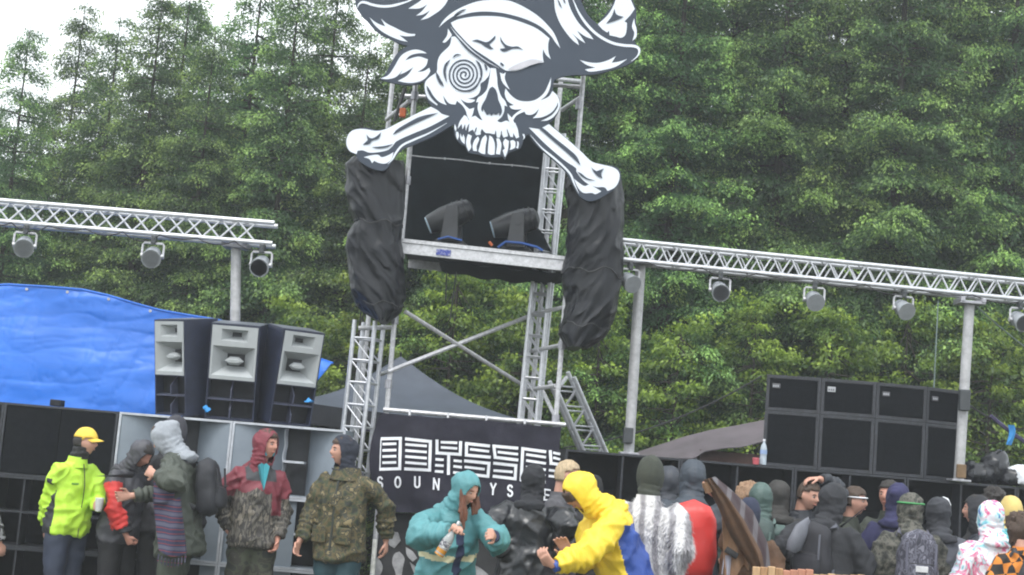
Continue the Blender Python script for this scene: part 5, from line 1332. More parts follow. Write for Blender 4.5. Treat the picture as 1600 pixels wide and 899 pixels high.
            me_ = remeshed('hair', b, .007, [hairm[hair]], 1, fold=lambda c, n_: .004 * math.sin(c.x * 260 + 4 * fbm(c.x * 9, c.y * 9, c.z * 5)))
            inst('hair', me_, t)
    # hood: draped shell round the head, open at the face, running down to the shoulders
    if hood:
        hm2 = hoodmat or jm[0]; b = MB()
        HR = HM.to_3x3(); wd = hoodw
        b.ball(HM @ (V((0, -.012, .016)) * hk), .101 * hk * wd, .118 * hk, .122 * hk, 22, M=HR)
        b.ball(HM @ (V((0, .018, -.02)) * hk), .096 * hk * wd, .092 * hk, .112 * hk, 20, M=HR)
        b.ball(HM @ (V((0, -.045, .02)) * hk), .080 * hk * wd, .098 * hk, .098 * hk, 18, M=HR)
        if hood == 'peak': b.tube([HM @ (V((0, -.05, .03)) * hk), HM @ (V((0, -.115, .055)) * hk), HM @ (V((0, -.155, .045)) * hk)], [.085 * hk, .055 * hk, .022 * hk], 14)
        nb = N - sp_ * .010 * s
        b.tube([HM @ (V((0, -.02, -.05)) * hk), (HM @ (V((0, -.015, -.10)) * hk)).lerp(nb, .25), nb + sp_ * .018 * s - fwd * .006 * s, nb - sp_ * .012 * s - fwd * .010 * s], [.096 * hk, .090 * hk, .092 * hk, .108 * hk], 20)
        b.ball(nb - fwd * .050 * s + sp_ * .002 * s, .072 * s, .035 * s, .026 * s, 16, M=Matrix((rt, fwd, sp_)).transposed())
        def hfold(c, n_):
            u = HR.transposed() @ (c - hc)
            w1 = fbm(c.x * 9 + seed, c.y * 9, c.z * 9)
            f = .008 * fbm(c.x * 11 + seed, c.y * 11, c.z * 11)
            f += .008 * (1 - abs(math.sin(u.z * 42 + u.y * 24 + 2.5 * w1 + seed))) ** 2 * max(0, .5 + w1)
            if u.z < -.05: f += .010 * (1 - abs(math.sin(u.z * 75 + 2.5 * w1))) ** 1.6
            if abs(u.x) < .012 and u.z > -.02: f -= .003
            return f
        me_ = remeshed('hood', b, .011 if q else .014, [hm2], 3, fold=hfold)
        bm = bmesh.new(); bm.from_mesh(me_)
        opn = math.cos(R(hood_open)); kill = []
        for f_ in bm.faces:
            c_ = HR.transposed() @ (f_.calc_center_median() - hc); c_ = c_ / hk
            d_ = V((c_.x * 1.12, c_.y, (c_.z + .012) * .86)).normalized()
            if hood_open > 0 and d_.dot(V((0, .985, -.17))) > opn and c_.z > -.150: kill.append(f_)
            elif c_.z < -.06 and (f_.calc_center_median() - N).dot(sp_) < -.035 * s: kill.append(f_)
        bmesh.ops.delete(bm, geom=kill, context='FACES')
        bmesh.ops.smooth_vert(bm, verts=[v for v in bm.verts if v.is_boundary], factor=.6, use_axis_x=True, use_axis_y=True, use_axis_z=True)
        bmesh.ops.recalc_face_normals(bm, faces=bm.faces[:]); bmesh.ops.solidify(bm, geom=bm.faces[:], thickness=.009)
        bm.to_mesh(me_); bm.free(); me_.polygons.foreach_set('use_smooth', [True] * len(me_.polygons)); inst('hood', me_, t)
    if cap:
        kind, cm = cap
        if kind == 'beanie':
            shell('beanie', cm, lambda c: c.z > .018 or (c.y < .0 and c.z > -.03), 1.15, nse=.006, th=.014, hgt=1.02)
        elif kind == 'balaclava':
            shell('beanie', cm, lambda c: c.z > .03 or c.y < .055 , 1.14, nse=.006, th=.012)
        elif kind in ('cap', 'bush'):
            shell('cap', cm, lambda c: c.z > .030, 1.09, nse=.002, th=.010, hgt=.99)
            b = MB()
            b.grid(lambda u, v: HM @ (V(((.072 - .012 * v) * math.sin((u - .5) * 2.6), .072 * math.cos((u - .5) * 2.6) * (1) + .020 + .072 * v * math.cos((u - .5) * 1.9), .040 - .018 * v - .018 * (2 * u - 1) ** 2)) * hk), 12, 5, thick=(0, 0, .004))
            build('brim', b, cm, t, smooth=True)
    if extra: extra(info)
    if cap and cap[0] == 'balaclava': nwarm(info, cap[1])

    return info

def backpack(info, label, m, pm, w=.30, h=.46, d=.17, up=0., cover=False, pocket=True, strapm=None, rot=0, badge=None):
    """worn pack, built in world space on the back of the wearer"""
    t0 = info['t']; Mw = PM[t0.name]; s = info['s']; sp_, fwd, rt = info['sp'], info['fwd'], info['rt']
    c = info['P0'] + sp_ * (.175 * s + up) - fwd * (.088 * s + d / 2)
    Mb = Mw @ (Matrix.Translation(c) @ Matrix((rt, fwd, sp_)).transposed().to_4x4() @ Matrix.Rotation(rot, 4, 'Y'))
    t = thing('backpack', label, 'backpack', M=Mb)
    rings = []
    for i in range(15):
        f = i / 14; z = -h / 2 + h * f; k = (1 - abs(2 * f - 1) ** (3.5 if cover else 4.5)) ** .5 * (1.05 - .18 * f) + .02
        ring = []
        for p in ering(V((0, 0, z)), V((1, 0, 0)), V((0, 1, 0)), w / 2 * k, d / 2 * k, 28, .62):
            ff = .016 * fbm(p.x * 9 + h * 7, p.y * 9, p.z * 9) + .010 * (1 - abs(math.sin(p.z * 20 + p.x * 26 + 3 * fbm(p.x * 5, p.y * 5, p.z * 5)))) ** 2
            ring.append(p + V((p.x, p.y, 0)).normalized() * ff)
        rings.append(ring)
    b = MB(); b.loft(rings); build('rain_cover' if cover else 'main_bag', b, m, t, smooth=True)
    if pocket:
        rings = []
        for i in range(9):
            f = i / 8; z = -h * .40 + h * .42 * f; k = (1 - abs(2 * f - 1) ** 4) ** .5 + .02
            rings.append([p + V((0, 0, 0)) for p in ering(V((0, -d * .42, z)), V((1, 0, 0)), V((0, 1, 0)), w * .36 * k, .06 * k, 18, .6)])
        b = MB(); b.loft(rings); build('pocket', b, pm or m, t, smooth=True)
        b = MB(); b.tube([V((-w * .30, -d * .42 - .062, h * .0)), V((w * .30, -d * .42 - .062, h * .0))], .004, 5); build('zip', b, cablem, t)
        b = MB(); b.tube([V((x, -d * .5 - .018, z)) for x, z in ((-w * .35, -h * .1), (-w * .36, h * .3))], .009, 6); build('side_strap', b, strapm or pm or m, t)
        b = MB(); b.tube([V((x, -d * .5 - .018, z)) for x, z in ((w * .35, -h * .1), (w * .36, h * .3))], .009, 6); build('side_strap', b, strapm or pm or m, t)
    if badge:
        b = MB(); b.bbox(-.045, .045, -d * .42 - .070, -d * .42 - .062, h * -.12, h * -.12 + .045, .004); build('patch', b, badge, t)
    for k in (-1, 1):
        b = MB(); o = Mb.inverted() @ Mw
        pts = [V((k * .10, d / 2 - .02, h * .36)), V((k * .11, d / 2 + .07, h * .36 + .05)), V((k * .115, d / 2 + .15, h * .30)), V((k * .12, d / 2 + .20, h * .08)), V((k * .14, d / 2 + .14, -h * .18)), V((k * .13, d / 2 - .02, -h * .34))]
        b.tube(pts, .022, 8, flat=.35, ref=(0, 1, 0)); build('strap', b, strapm or pm or m, t, smooth=True)
    return t

F_ = fabric
def nwarm(I, m):
    hk, HM, N, sp_, s = I['hk'], I['HM'], I['N'], I['sp'], I['s']; HR = HM.to_3x3()
    b = MB(); b.tube([N - sp_ * .01 * s, N + sp_ * .02 * s, HM @ (V((0, -.022, -.075)) * hk), HM @ (V((0, -.022, -.05)) * hk)], [.082 * hk, .078 * hk, .080 * hk, .070 * hk], 16)
    b.ball(HM @ (V((0, -.022, -.05)) * hk), .078 * hk, .084 * hk, .062 * hk, 16, M=HR)
    inst('neck_warmer', remeshed('neck_warmer', b, .012, [m], 2, fold=lambda c, n_: .004 * math.sin(c.z * 140 + c.x * 20)), I['t'])
# left group -----------------------------------------------------------------
lime = F_('lime_softshell', (.46, .74, .05), .6, namt=.06); dkpanel = F_('dark_side_panel', (.02, .022, .026)); yel = F_('yellow_cap', (.74, .50, .06), .7, namt=.06)
def fn_a(c, I):   # dark panels under the arms and down the flanks
    s = I['s']
    x, y = c.x / s, c.y / s
    inarm = False
    for S_, E_, W_, k in I['arms']:
        for a_, b_ in ((S_, E_), (E_, W_)):
            ab = b_ - a_; f_ = max(0, min(1, (c - a_).dot(ab) / ab.dot(ab)))
            if (c - (a_ + ab * f_)).length < .050 * s: inarm = True
    return 1 if (not inarm and abs(x) > .088 and y < .03 and y > -.075 and c.z < I['P0'].z + .24 * s) else 0
def zip_(I, m=cablem, w=.004):
    b = MB(); s = I['s']
    b.tube([I['P0'] + I['sp'] * z * s + I['fwd'] * (y * s) for z, y in ((-.05, .094), (.06, .086), (.14, .088), (.20, .084), (.26, .068), (.30, .052))], w, 6); build('zip', b, m, I['t'])
def ex_a(I):
    zip_(I)
    s = I['s']; b = MB()
    for k in range(5): 
        p = I['P0'] + I['sp'] * .205 * s + I['fwd'] * .083 * s + I['rt'] * (.040 + k * .0085) * s; b.bbox(p.x - .004, p.x + .004, p.y - .004, p.y + .006, p.z - .008, p.z + .008, .001)
    build('chest_print', b, mat('chest_print', (.12, .30, .05)), I['t'])
    nwarm(I, F_('black_gaiter', (.012, .012, .014)))
A_ = person('person in lime yellow jacket and yellow cap holding a white cup', 134, 668, 11.9, 55, lime, denim, hyaw=30, lean=4, cap=('cap', yel), hair='dark', L=(150, 789, -.12), Rr=(70, 836, .05), jfn=fn_a, jmats=[lime, dkpanel], q=2, curl=(.75, .3), skin=skin_, seed=1, extra=ex_a,
            poleL=(-.6, -.2, -.8), poleR=(.6, -.8, 0), hem=-.055, palmL=(1, 0, 0))
def world(I, p): return PM[I['t'].name] @ p
def held(I, i, off=(.0, 0, 0)): 
    S_, E_, W_, k = I['arms'][i]; d = (W_ - E_).normalized(); return world(I, W_ + d * .085), (PM[I['t'].name].to_3x3() @ d)
p, d = held(A_, 0)
t = thing('paper_cup', 'white paper cup held out by the person in the lime yellow jacket', 'cup', p + V((.035, .0, -.045)))
b = MB(); b.tube([(0, 0, 0), (0, 0, .003), (0, 0, .105)], [.024, .026, .035], 16, cap=True); build('cup_body', b, mat('white_paper', (.62, .62, .60), .6), t, smooth=True)
b = MB(); b.tube([(0, 0, .101), (0, 0, .109)], .0365, 16, cap=False); build('rim', b, mat('white_paper_rim', (.7, .7, .7), .5), t)

olive = F_('olive_parka', (.048, .056, .044), .65); greyh = F_('grey_jersey', (.27, .29, .32), .9)
stripe = mat('striped_knit', (.03, .035, .07), .9, nscale=1)
def striped(name, cols, scale, axis='Z'):
    m = bpy.data.materials.new(name); m.use_nodes = True; n = m.node_tree; b = n.nodes['Principled BSDF']; b.inputs['Roughness'].default_value = .9
    tc = n.nodes.new('ShaderNodeTexCoord'); w = n.nodes.new('ShaderNodeTexWave'); w.bands_direction = axis; w.inputs['Scale'].default_value = scale; w.inputs['Distortion'].default_value = 1.2
    rp = n.nodes.new('ShaderNodeValToRGB'); rp.color_ramp.interpolation = 'CONSTANT'; k = len(cols)
    for i, c in enumerate(cols):
        if i < 2: e = rp.color_ramp.elements[i]; e.position = i / k
        else: e = rp.color_ramp.elements.new(i / k)
        e.color = (*c, 1)
    n.links.new(tc.outputs['Object'], w.inputs[0]); n.links.new(w.outputs[0], rp.inputs[0]); n.links.new(rp.outputs[0], b.inputs['Base Color'])
    return m
knit = striped('navy_red_knit', [(.025, .03, .07), (.20, .03, .03), (.025, .03, .07), (.03, .035, .08), (.08, .08, .12)], 3.6)
def ex_b(I):
    s = I['s']; inv = I['inv']
    # knitted scarf hanging in front, seen from the side
    def sc(u, v):
        a_ = at(238 + 42 * u + 10 * v, 772 + 4 * u + 88 * v + 8 * math.sin(u * 3), 11.25 + .05 * math.sin(u * 5 + v * 3)); return inv @ a_
    b = MB(); b.grid(sc, 12, 18, thick=tuple(inv.to_3x3() @ V((0, .05, 0)))); build('striped_scarf', b, knit, I['t'], smooth=True)
    def sc2(u, v):
        a_ = at(240 + 30 * u, 745 + 40 * v, 11.28 - .04 * math.sin(u * 3)); return inv @ a_
    b = MB(); b.grid(sc2, 8, 8, thick=tuple(inv.to_3x3() @ V((0, .06, 0)))); build('striped_scarf', b, knit, I['t'], smooth=True)
    b = MB()
    for k in range(9):
        u = k / 8; p0 = inv @ at(248 + 42 * u, 866 + 8 * math.sin(u * 3), 11.27); b.tube([p0, p0 + V((0, 0, -.06))], .006, 5)
    build('fringe', b, knit, I['t'])
B_ = person('person in olive parka with a grey hood bowed low, hugging someone', 248, 657, 11.6, -98, olive, olivetr, lean=8, hpitch=32, hood='peak', hoodmat=greyh, hair='brown', L=(243, 742, -.30), Rr=(205, 775, .1), q=2, curl=(.5, .5), bulk=1.1, seed=2, facevis=True,
            poleL=(-.9, .1, -.9), poleR=(.6, 0, -.8), extra=ex_b, hood_open=42, hem=-.13, htall=.012)
bpk = F_('black_pack', (.014, .015, .020), .7)
backpack(B_, 'slim black backpack worn by the person in the olive parka', bpk, bpk, .26, .48, .18, up=-.03)
redj = F_('red_sleeve', (.55, .035, .030), .6); dkj = F_('dark_grey_shell', (.055, .055, .065), .6)
def fn_c(c, I):
    s = I['s']
    for i, (S_, E_, W_, k) in enumerate(I['arms']):
        for a_, b_, lo in ((S_, E_, .30), (E_, W_, 0)):
            ab = b_ - a_; f = max(0, min(1, (c - a_).dot(ab) / ab.dot(ab))); d = (c - (a_ + ab * f)).length
            if d < .062 * s and f > lo and abs((c - I['P0']).dot(I['rt'])) > .10 * s and not (b_ is W_ and f > .72): return 1
    return 0
C_ = person('person in dark jacket with bright red sleeve, head hidden in the hug', 231, 690, 12.0, 62, dkj, blacktr, lean=6, hpitch=30, hood='x', hoodmat=dkj, Rr=(197, 836, -.12), L=(252, 800, .0), jfn=fn_c, jmats=[dkj, redj], q=1, seed=3, poleR=(.9, -.2, 0), curl=(.4, .9), skin=skin_red, hair='dark', facevis=False)
person('person in black coat and dark knitted beanie behind the hugging pair', 275, 651, 12.25, 165, F_('black_coat', (.016, .016, .020)), blacktr, cap=('balaclava', F_('charcoal_knit', (.045, .045, .055), .95)), q=0, seed=4)
maroon = F_('maroon_shell', (.16, .022, .035), .6); tq = F_('turquoise_fleece', (.035, .24, .29), .9)
camoE = patch_mat('brown_camouflage', [(.05, .045, .042), (.11, .10, .085), (.035, .032, .030), (.17, .15, .12)], 22, aniso=(1.3, 1.3, .35), dist=0.)
charc = F_('charcoal_yoke', (.04, .042, .048))
def fn_e(c, I):
    s = I['s']; r_ = (c - I['P0']).dot(I['rt']) / s; u = (c - I['P0']).dot(I['sp']) / s; fy = (c - I['P0']).dot(I['fwd'])
    if u > .235 and abs(r_) < .075 and fy > 0: return 2
    arm = abs(r_) > .112
    lim_ = .155 - .03 * math.sin(r_ * 30)
    if arm: return 0 if u > .16 else 1
    return 0 if (u > .19 + .012 * math.sin(r_ * 60) or (r_ < -.05 and u > .08)) else 1
def ex_e(I):
    s = I['s']; b = MB()
    P0, sp_, fw_, rt_ = I['P0'], I['sp'], I['fwd'], I['rt']
    b.add([P0 + sp_ * .20 * s + fw_ * .094 * s, P0 + sp_ * .305 * s + fw_ * .070 * s - rt_ * .024 * s, P0 + sp_ * .33 * s + fw_ * .050 * s, P0 + sp_ * .305 * s + fw_ * .070 * s + rt_ * .024 * s,
           P0 + sp_ * .19 * s + fw_ * .080 * s, P0 + sp_ * .305 * s + fw_ * .04 * s - rt_ * .024 * s, P0 + sp_ * .33 * s + fw_ * .03 * s, P0 + sp_ * .305 * s + fw_ * .04 * s + rt_ * .024 * s], [(0, 1, 2, 3), (4, 7, 6, 5), (0, 4, 5, 1), (1, 5, 6, 2), (2, 6, 7, 3), (3, 7, 4, 0)])
    build('undershirt', b, tq, I['t'])
    hk = I['hk']; HM = I['HM']   # turquoise inner hood rim round the face
    b = MB(); pts = []
    for k in range(13):
        a_ = R(-55 + 290 * k / 12); pts.append(HM @ (V((.074 * math.cos(a_), .052 - .02 * abs(math.cos(a_)), .096 * math.sin(a_) - .012)) * hk))
    b.tube(pts, .010, 8); build('inner_hood', b, tq, I['t'], smooth=True)
person('person in maroon hooded jacket with brown camouflage lower half and turquoise inner hood', 417, 667, 11.9, 28, maroon, camotr, hyaw=32, hood='x', hoodmat=maroon, hair='brown', Rr=(358, 832, -.05), L=(433, 843, .0), jfn=fn_e, jmats=[maroon, camoE, charc], q=2, seed=5, skin=skin_red, bulk=1.02, extra=ex_e, hood_open=56, curl=(.5, .6), htall=.01)
camoF = patch_mat('woodland_camouflage', [(.022, .024, .018), (.04, .05, .022), (.09, .07, .03), (.03, .032, .022), (.20, .16, .08)], 17, dist=.1)
navyh = F_('navy_jersey', (.018, .022, .036), .9)
def ex_f(I):
    s = I['s']; b = MB(); zip_(I, F_('dark_placket', (.03, .035, .03)), .010)
    for k in (-1, 1):
        b = MB(); c = I['P0'] + I['sp'] * .02 * s + I['fwd'] * .088 * s + I['rt'] * k * .062 * s; b.bbox(c.x - .065, c.x + .065, c.y - .012, c.y + .018, c.z - .07, c.z + .07, .012); build('pocket', b, camoF, I['t'])
    b = MB(); b.loft([ering(I['N'] + I['sp'] * z * s - I['fwd'] * .005 * s, I['rt'], I['fwd'], r_ * s, r_ * .95 * s, 20) for z, r_ in ((-.03, .082), (.0, .072), (.03, .062))], cap=False); build('stand_collar', b, camoF, I['t'], smooth=True)
person('person in woodland camouflage jacket with a navy hood and bare face', 541, 681, 11.9, -22, camoF, tealtr, hyaw=-42, hood='x', hoodmat=navyh, hair='brown', Rr=(468, 846, -.05), L=(603, 846, .10), q=2, seed=6, bulk=1.12, extra=ex_f, hood_open=64, jmats=[camoF], curl=(.5, .5), hem=-.10)
person('person at the left edge in a dark hooded coat with pale swirl print', -30, 730, 11.7, 150, patch_mat('swirl_print', [(.012, .012, .014), (.016, .016, .018), (.25, .25, .26), (.012, .012, .014)], 9), blacktr, hood='x', q=0, seed=7, facevis=False, bulk=.95)

# centre -----------------------------------------------------------------------
teal = F_('teal_jacket', (.075, .235, .255), .6, namt=.12); navyc = F_('navy_placket', (.012, .02, .06)); cream = F_('cream_band', (.62, .58, .38), .7, namt=.08)
def fn_g(c, I):
    s = I['s']; r_ = (c - I['P0']).dot(I['rt']) / s; u = (c - I['P0']).dot(I['sp']) / s; f = (c - I['P0']).dot(I['fwd']) / s
    if abs(r_) < .018 and f > .03 and u < .23: return 1
    if .105 < u < .130 and abs(r_) < .128 and abs(r_) > .018 : return 2
    return 0
def ex_g(I):
    b = MB(); S_, E_, W_, k = I['arms'][0]; d = (W_ - E_).normalized(); b.tube([W_ - d * .045, W_ + d * .012], [.037 * I['s'] / 1.7, .040 * I['s'] / 1.7], 14); build('cuff', b, navyc, I['t'], smooth=True)
G_ = person('person in teal hooded jacket with long auburn hair looking down at a bottle', 735, 738, 9.6, 30, teal, denim, lean=14, side=4, hyaw=20, hpitch=16, hood='x', hoodmat=teal, hair='auburn', hairstyle='long', Rr=(707, 832, -.32), L=(772, 838, -.22), jfn=fn_g, jmats=[teal, navyc, cream], q=2, seed=8, bulk=1.13,
            poleR=(1.2, -.2, -.5), poleL=(-1.0, -.1, -.9), curl=(.9, .9), hood_open=48, extra=ex_g, hem=-.12, sleeve=1.12, handdirR=(.25, -.5, .35), palmR=(0, -.6, -.4))
S_, E_, W_, k = G_['arms'][1]; hp = world(G_, W_) + V((.02, -.06, .03))
t = thing('glass_bottle', 'small clear bottle with amber drink held tilted in front of the teal jacket', 'bottle', M=Matrix.Translation(hp) @ Matrix.Rotation(R(28), 4, 'Y') @ Matrix.Translation((0, 0, -.20)))
b = MB(); b.tube([(0, 0, 0), (0, 0, .01), (0, 0, .11), (0, 0, .14), (0, 0, .17), (0, 0, .235)], [.030, .034, .034, .026, .014, .013], 16); build('body', b, mat('clear_glass', (.50, .52, .52), .1, trans=.4), t, smooth=True)
b = MB(); b.tube([(0, 0, -.002), (0, 0, .045)], [.033, .0352], 16); build('drink', b, mat('amber_drink', (.45, .20, .03), .2), t, smooth=True)
b = MB(); b.tube([(0, 0, .055), (0, 0, .10)], .0352, 16, cap=False); build('label_band', b, mat('dark_label', (.08, .08, .10), nscale=70, col2=(.5, .5, .5), thr=(.45, .6)), t)
b = MB(); b.tube([(0, 0, .232), (0, 0, .25)], .0145, 12); build('cap', b, mat('silver_cap', (.6, .6, .62), .35, .6), t)
blackrain = mat('wet_black_rainwear', (.012, .013, .016), .28, spec=.6, nscale=6, namt=.3, bump=.3, bscale=30)
person('person in shiny wet black hooded raincoat in front of the banner, turned away', 835, 726, 10.9, 172, blackrain, blacktr, hood='x', hoodmat=F_('dull_black_hood', (.014, .015, .019), .9), q=1, seed=9, bulk=1.22, facevis=False, L=(795, 870, -.1), Rr=(870, 850, -.1), hood_open=40)
yelj = F_('yellow_raincoat', (.80, .57, .035), .5, namt=.06); bluep = F_('royal_blue_panel', (.022, .065, .30), .5)
def fn_i(c, I):
    s = I['s']; f = (c - I['P0']).dot(I['fwd']) / s; u = (c - I['P0']).dot(I['sp']) / s; r_ = (c - I['P0']).dot(I['rt']) / s
    if abs(r_) > .122 * 1.1 and f > .0: return 0
    return 1 if (f < .030 and u < .250 + .3 * f) else 0
def ex_i(I):
    for i in (0, 1):
        b = MB(); S_, E_, W_, k = I['arms'][i]; d = (W_ - E_).normalized(); b.tube([W_ - d * .04, W_ + d * .004], [.040 * I['s'] / 1.8, .037 * I['s'] / 1.8], 14); build('cuff', b, bluep, I['t'], smooth=True)
    hk = I['hk']; HM = I['HM']; b = MB(); rnd = random.Random(5)
    for k in range(46):
        a_ = rnd.uniform(-.8, .8); z = rnd.uniform(-.01, .045); p = V((.076 * math.sin(a_), .080 * math.cos(a_) + .022, z)) * hk
        b.ball(HM @ p, .014 * hk + .004 * rnd.random(), n=6)
    me_ = remeshed('fringe_curls', b, .008, [hairm['brown']], 1); inst('hair_curls', me_, I['t'])
I_ = person('person in yellow hooded raincoat with a royal blue back, bent over open hands', 893, 741, 9.4, -72, yelj, blacktr, lean=22, hpitch=32, hood='x', hoodmat=yelj, hair='brown', hairstyle='none', nf=.03, L=(866, 886, -.30), Rr=(890, 868, -.05), jfn=fn_i, jmats=[yelj, bluep], q=2, seed=10, bulk=1.16,
            poleL=(-.6, -.5, -1), poleR=(.6, -.5, -1), curl=(.45, .20), hood_open=50, extra=ex_i, hem=-.12, skin=skin_, sleeve=1.1, handdirL=(-.6, -.1, .5), handdirR=(-.5, -.3, .75), palmL=(.3, .6, .4), palmR=(-.3, -.7, .2), facevis=True)
person('person with short blond hair seen in profile behind the yellow hood', 886, 719, 11.3, 72, F_('grey_coat', (.08, .08, .09)), blacktr, hair='blond', hairstyle='short', q=1, seed=11)
person('person in a round black beanie between the yellow hood and the fur coat', 928, 744, 11.7, 182, F_('black_jacket', (.015, .015, .018)), blacktr, cap=('balaclava', F_('black_knit', (.012, .013, .016), .95)), q=0, seed=12)
# right hand crowd --------------------------------------------------------------
furm = bpy.data.materials.new('grey_white_fur'); furm.use_nodes = True
n = furm.node_tree; bb = n.nodes['Principled BSDF']; bb.inputs['Roughness'].default_value = .9; bb.inputs['Sheen Weight'].default_value = .3
tc = n.nodes.new('ShaderNodeTexCoord'); w_ = n.nodes.new('ShaderNodeTexWave'); w_.bands_direction = 'X'; w_.inputs['Scale'].default_value = 2.8; w_.inputs['Distortion'].default_value = 7.; w_.inputs['Detail'].default_value = 4; w_.inputs['Detail Scale'].default_value = .8
mp = n.nodes.new('ShaderNodeMapping'); mp.inputs['Scale'].default_value = (1, 1, .45); mp.inputs['Rotation'].default_value = (0, R(12), 0); n.links.new(tc.outputs['Object'], mp.inputs[0]); n.links.new(mp.outputs[0], w_.inputs[0])
rp = n.nodes.new('ShaderNodeValToRGB'); rp.color_ramp.elements[0].position = .12; rp.color_ramp.elements[0].color = (.27, .26, .28, 1); rp.color_ramp.elements[1].position = .62; rp.color_ramp.elements[1].color = (.60, .59, .60, 1)
n.links.new(w_.outputs[0], rp.inputs[0]); n.links.new(rp.outputs[0], bb.inputs['Base Color'])
def ex_fur(I):
    jk = [o for o in I['t'].children if o.name.startswith('jacket')][0].data; rnd = random.Random(3); vs = []; fs = []
    ps = list(jk.polygons); 
    for p in ps:
        for r_ in range(1):
            c = p.center + V((rnd.uniform(-.008, .008), rnd.uniform(-.008, .008), rnd.uniform(-.008, .008))); nn = p.normal
            d = (nn * .55 + V((rnd.uniform(-.35, .35), rnd.uniform(-.35, .35), -.75 + rnd.uniform(-.2, .2)))).normalized(); L_ = rnd.uniform(.022, .042); w = d.cross(nn).normalized() * .0045
            k = len(vs); vs += [c - w, c + w, c + d * L_]; fs.append((k, k + 1, k + 2))
    b = MB(); b.add(vs, fs); o = build('fur_pile', b, furm, I['t'], fix=False); o['kind'] = 'stuff'
olk = F_('olive_knit', (.040, .045, .035), .95, nscale=30)
person('person in striped grey and white fur coat with a baggy olive beanie', 1018, 712, 9.9, 160, furm, blacktr, hyaw=10, cap=('balaclava', olk), L=(970, 880, .0), Rr=(1046, 893, -.1), q=1, seed=13, bulk=1.18, extra=ex_fur, hem=-.16, htall=.006, facevis=False)
hiv = F_('hi_vis_yellow', (.55, .75, .04), .6, namt=.05); dk1 = F_('dark_blue_grey_shell', (.030, .034, .045), .6)
def ex_hv(I):
    s = I['s']; b = MB(); P0 = I['P0']; q_ = lambda r_, u, f: P0 + I['rt'] * r_ * s + I['sp'] * u * s + I['fwd'] * f * s
    b.tube([q_(-.03, .29, -.07), q_(-.045, .22, -.105), q_(-.03, .15, -.10), q_(-.02, .10, -.10)], [.018, .022, .020, .016], 8, flat=.4); b.tube([q_(-.02, .10, -.10), q_(.0, .08, -.10), q_(-.01, .05, -.10), q_(-.03, .07, -.10), q_(-.02, .10, -.10)], .009, 6)
    build('hi_vis_sash', b, hiv, I['t'], smooth=True)
person('person in dark hood with a bright hi-vis sash, beside the fur coat', 1046, 728, 11.4, 178, dk1, blacktr, hood='x', q=0, seed=14, facevis=False, extra=ex_hv, hood_open=40)
slate = F_('slate_blue_shell', (.035, .046, .062), .6)
N_ = person('person in slate blue hooded jacket carrying a big red covered rucksack', 1084, 719, 10.9, 176, slate, blacktr, hood='x', q=1, seed=15, bulk=1.12, facevis=False, hood_open=40, L=(1035, 880, .1), Rr=(1140, 870, .1))
redc = mat('red_rain_cover', (.60, .035, .030), .42, nscale=4, namt=.08, bump=.3, bscale=30)
tb = backpack(N_, 'big rounded red rucksack under a rain cover', redc, None, .37, .62, .27, up=-.055, cover=True, pocket=False, strapm=bpk)
brownc = mat('brown_suede_coat', (.085, .042, .020), .75, nscale=5, namt=.4, bump=.3, bscale=60); tanc = mat('tan_lining', (.26, .15, .085), .85, nscale=6, namt=.15, bump=.3)
plum = striped('dark_plum_stripes', [(.045, .03, .035), (.045, .03, .035), (.05, .035, .04), (.11, .10, .11)], 3.2, 'X')
def fn_o(c, I): return 0
def ex_o(I):
    inv = I['inv']; s = I['s']
    A0 = [(1100, 750), (1122, 792), (1142, 838), (1175, 888), (1200, 960)]
    B0 = [(1118, 745), (1148, 770), (1176, 798), (1200, 850), (1212, 960)]
    def coat(xa, xb, Yo, dx=0):
        def f(u, v):
            i = v * 4; k = min(3, int(i)); fr = i - k
            ax = A0[k][0] + (A0[k + 1][0] - A0[k][0]) * fr; ay = A0[k][1] + (A0[k + 1][1] - A0[k][1]) * fr; bx = B0[k][0] + (B0[k + 1][0] - B0[k][0]) * fr; by = B0[k][1] + (B0[k + 1][1] - B0[k][1]) * fr
            uu = xa + (xb - xa) * u; bulge = math.sin(math.pi * min(1, max(0, uu)))
            return inv @ at(ax + (bx - ax) * uu, ay + (by - ay) * uu, Yo - .10 * bulge + .015 * math.sin(uu * 16 + v * 5))
        return f
    th = tuple(inv.to_3x3() @ V((0, .02, 0)))
    b = MB(); b.grid(coat(0, .62, 9.92), 14, 30, thick=th); build('coat_sleeve', b, brownc, I['t'], smooth=True)
    b = MB(); b.grid(coat(.62, 1., 9.92), 10, 30, thick=th); build('coat_back', b, plum, I['t'], smooth=True)
    def hang_(u, v):
        ax, ay = 1128 + 44 * u, 800 + 66 * u; bx, by = 1133 + 42 * u + 6 * math.sin(u * 4), 892 + 26 * math.sin(u * 5 + 1.2) * (1 - u) + 0 * u
        return inv @ at(ax + (bx - ax) * v, ay + (by - ay) * v, 9.98 + .02 * math.sin(u * 12))
    b = MB(); b.grid(hang_, 12, 12, thick=th); build('coat_lining', b, tanc, I['t'], smooth=True)
    b = MB(); b.tube([inv @ at(1134, 858, 9.95), inv @ at(1152, 870, 9.95)], .022, 8, flat=.4); build('dark_tab', b, cablem, I['t'])
    b = MB(); b.tube([inv @ at(1108, 752, 9.93), inv @ at(1113, 768, 9.93)], [.055, .050], 12); build('cuff', b, tanc, I['t'], smooth=True)
    b = MB()
    for k in range(6): b.tube([inv @ at(1132 + k * 2, 868, 9.99), inv @ at(1128 + k * 2.5 + 3 * math.sin(k), 898 + 4 * k, 9.99)], .004, 5)
    build('fringe', b, mat('pale_yarn', (.35, .35, .42), .9), I['t'])
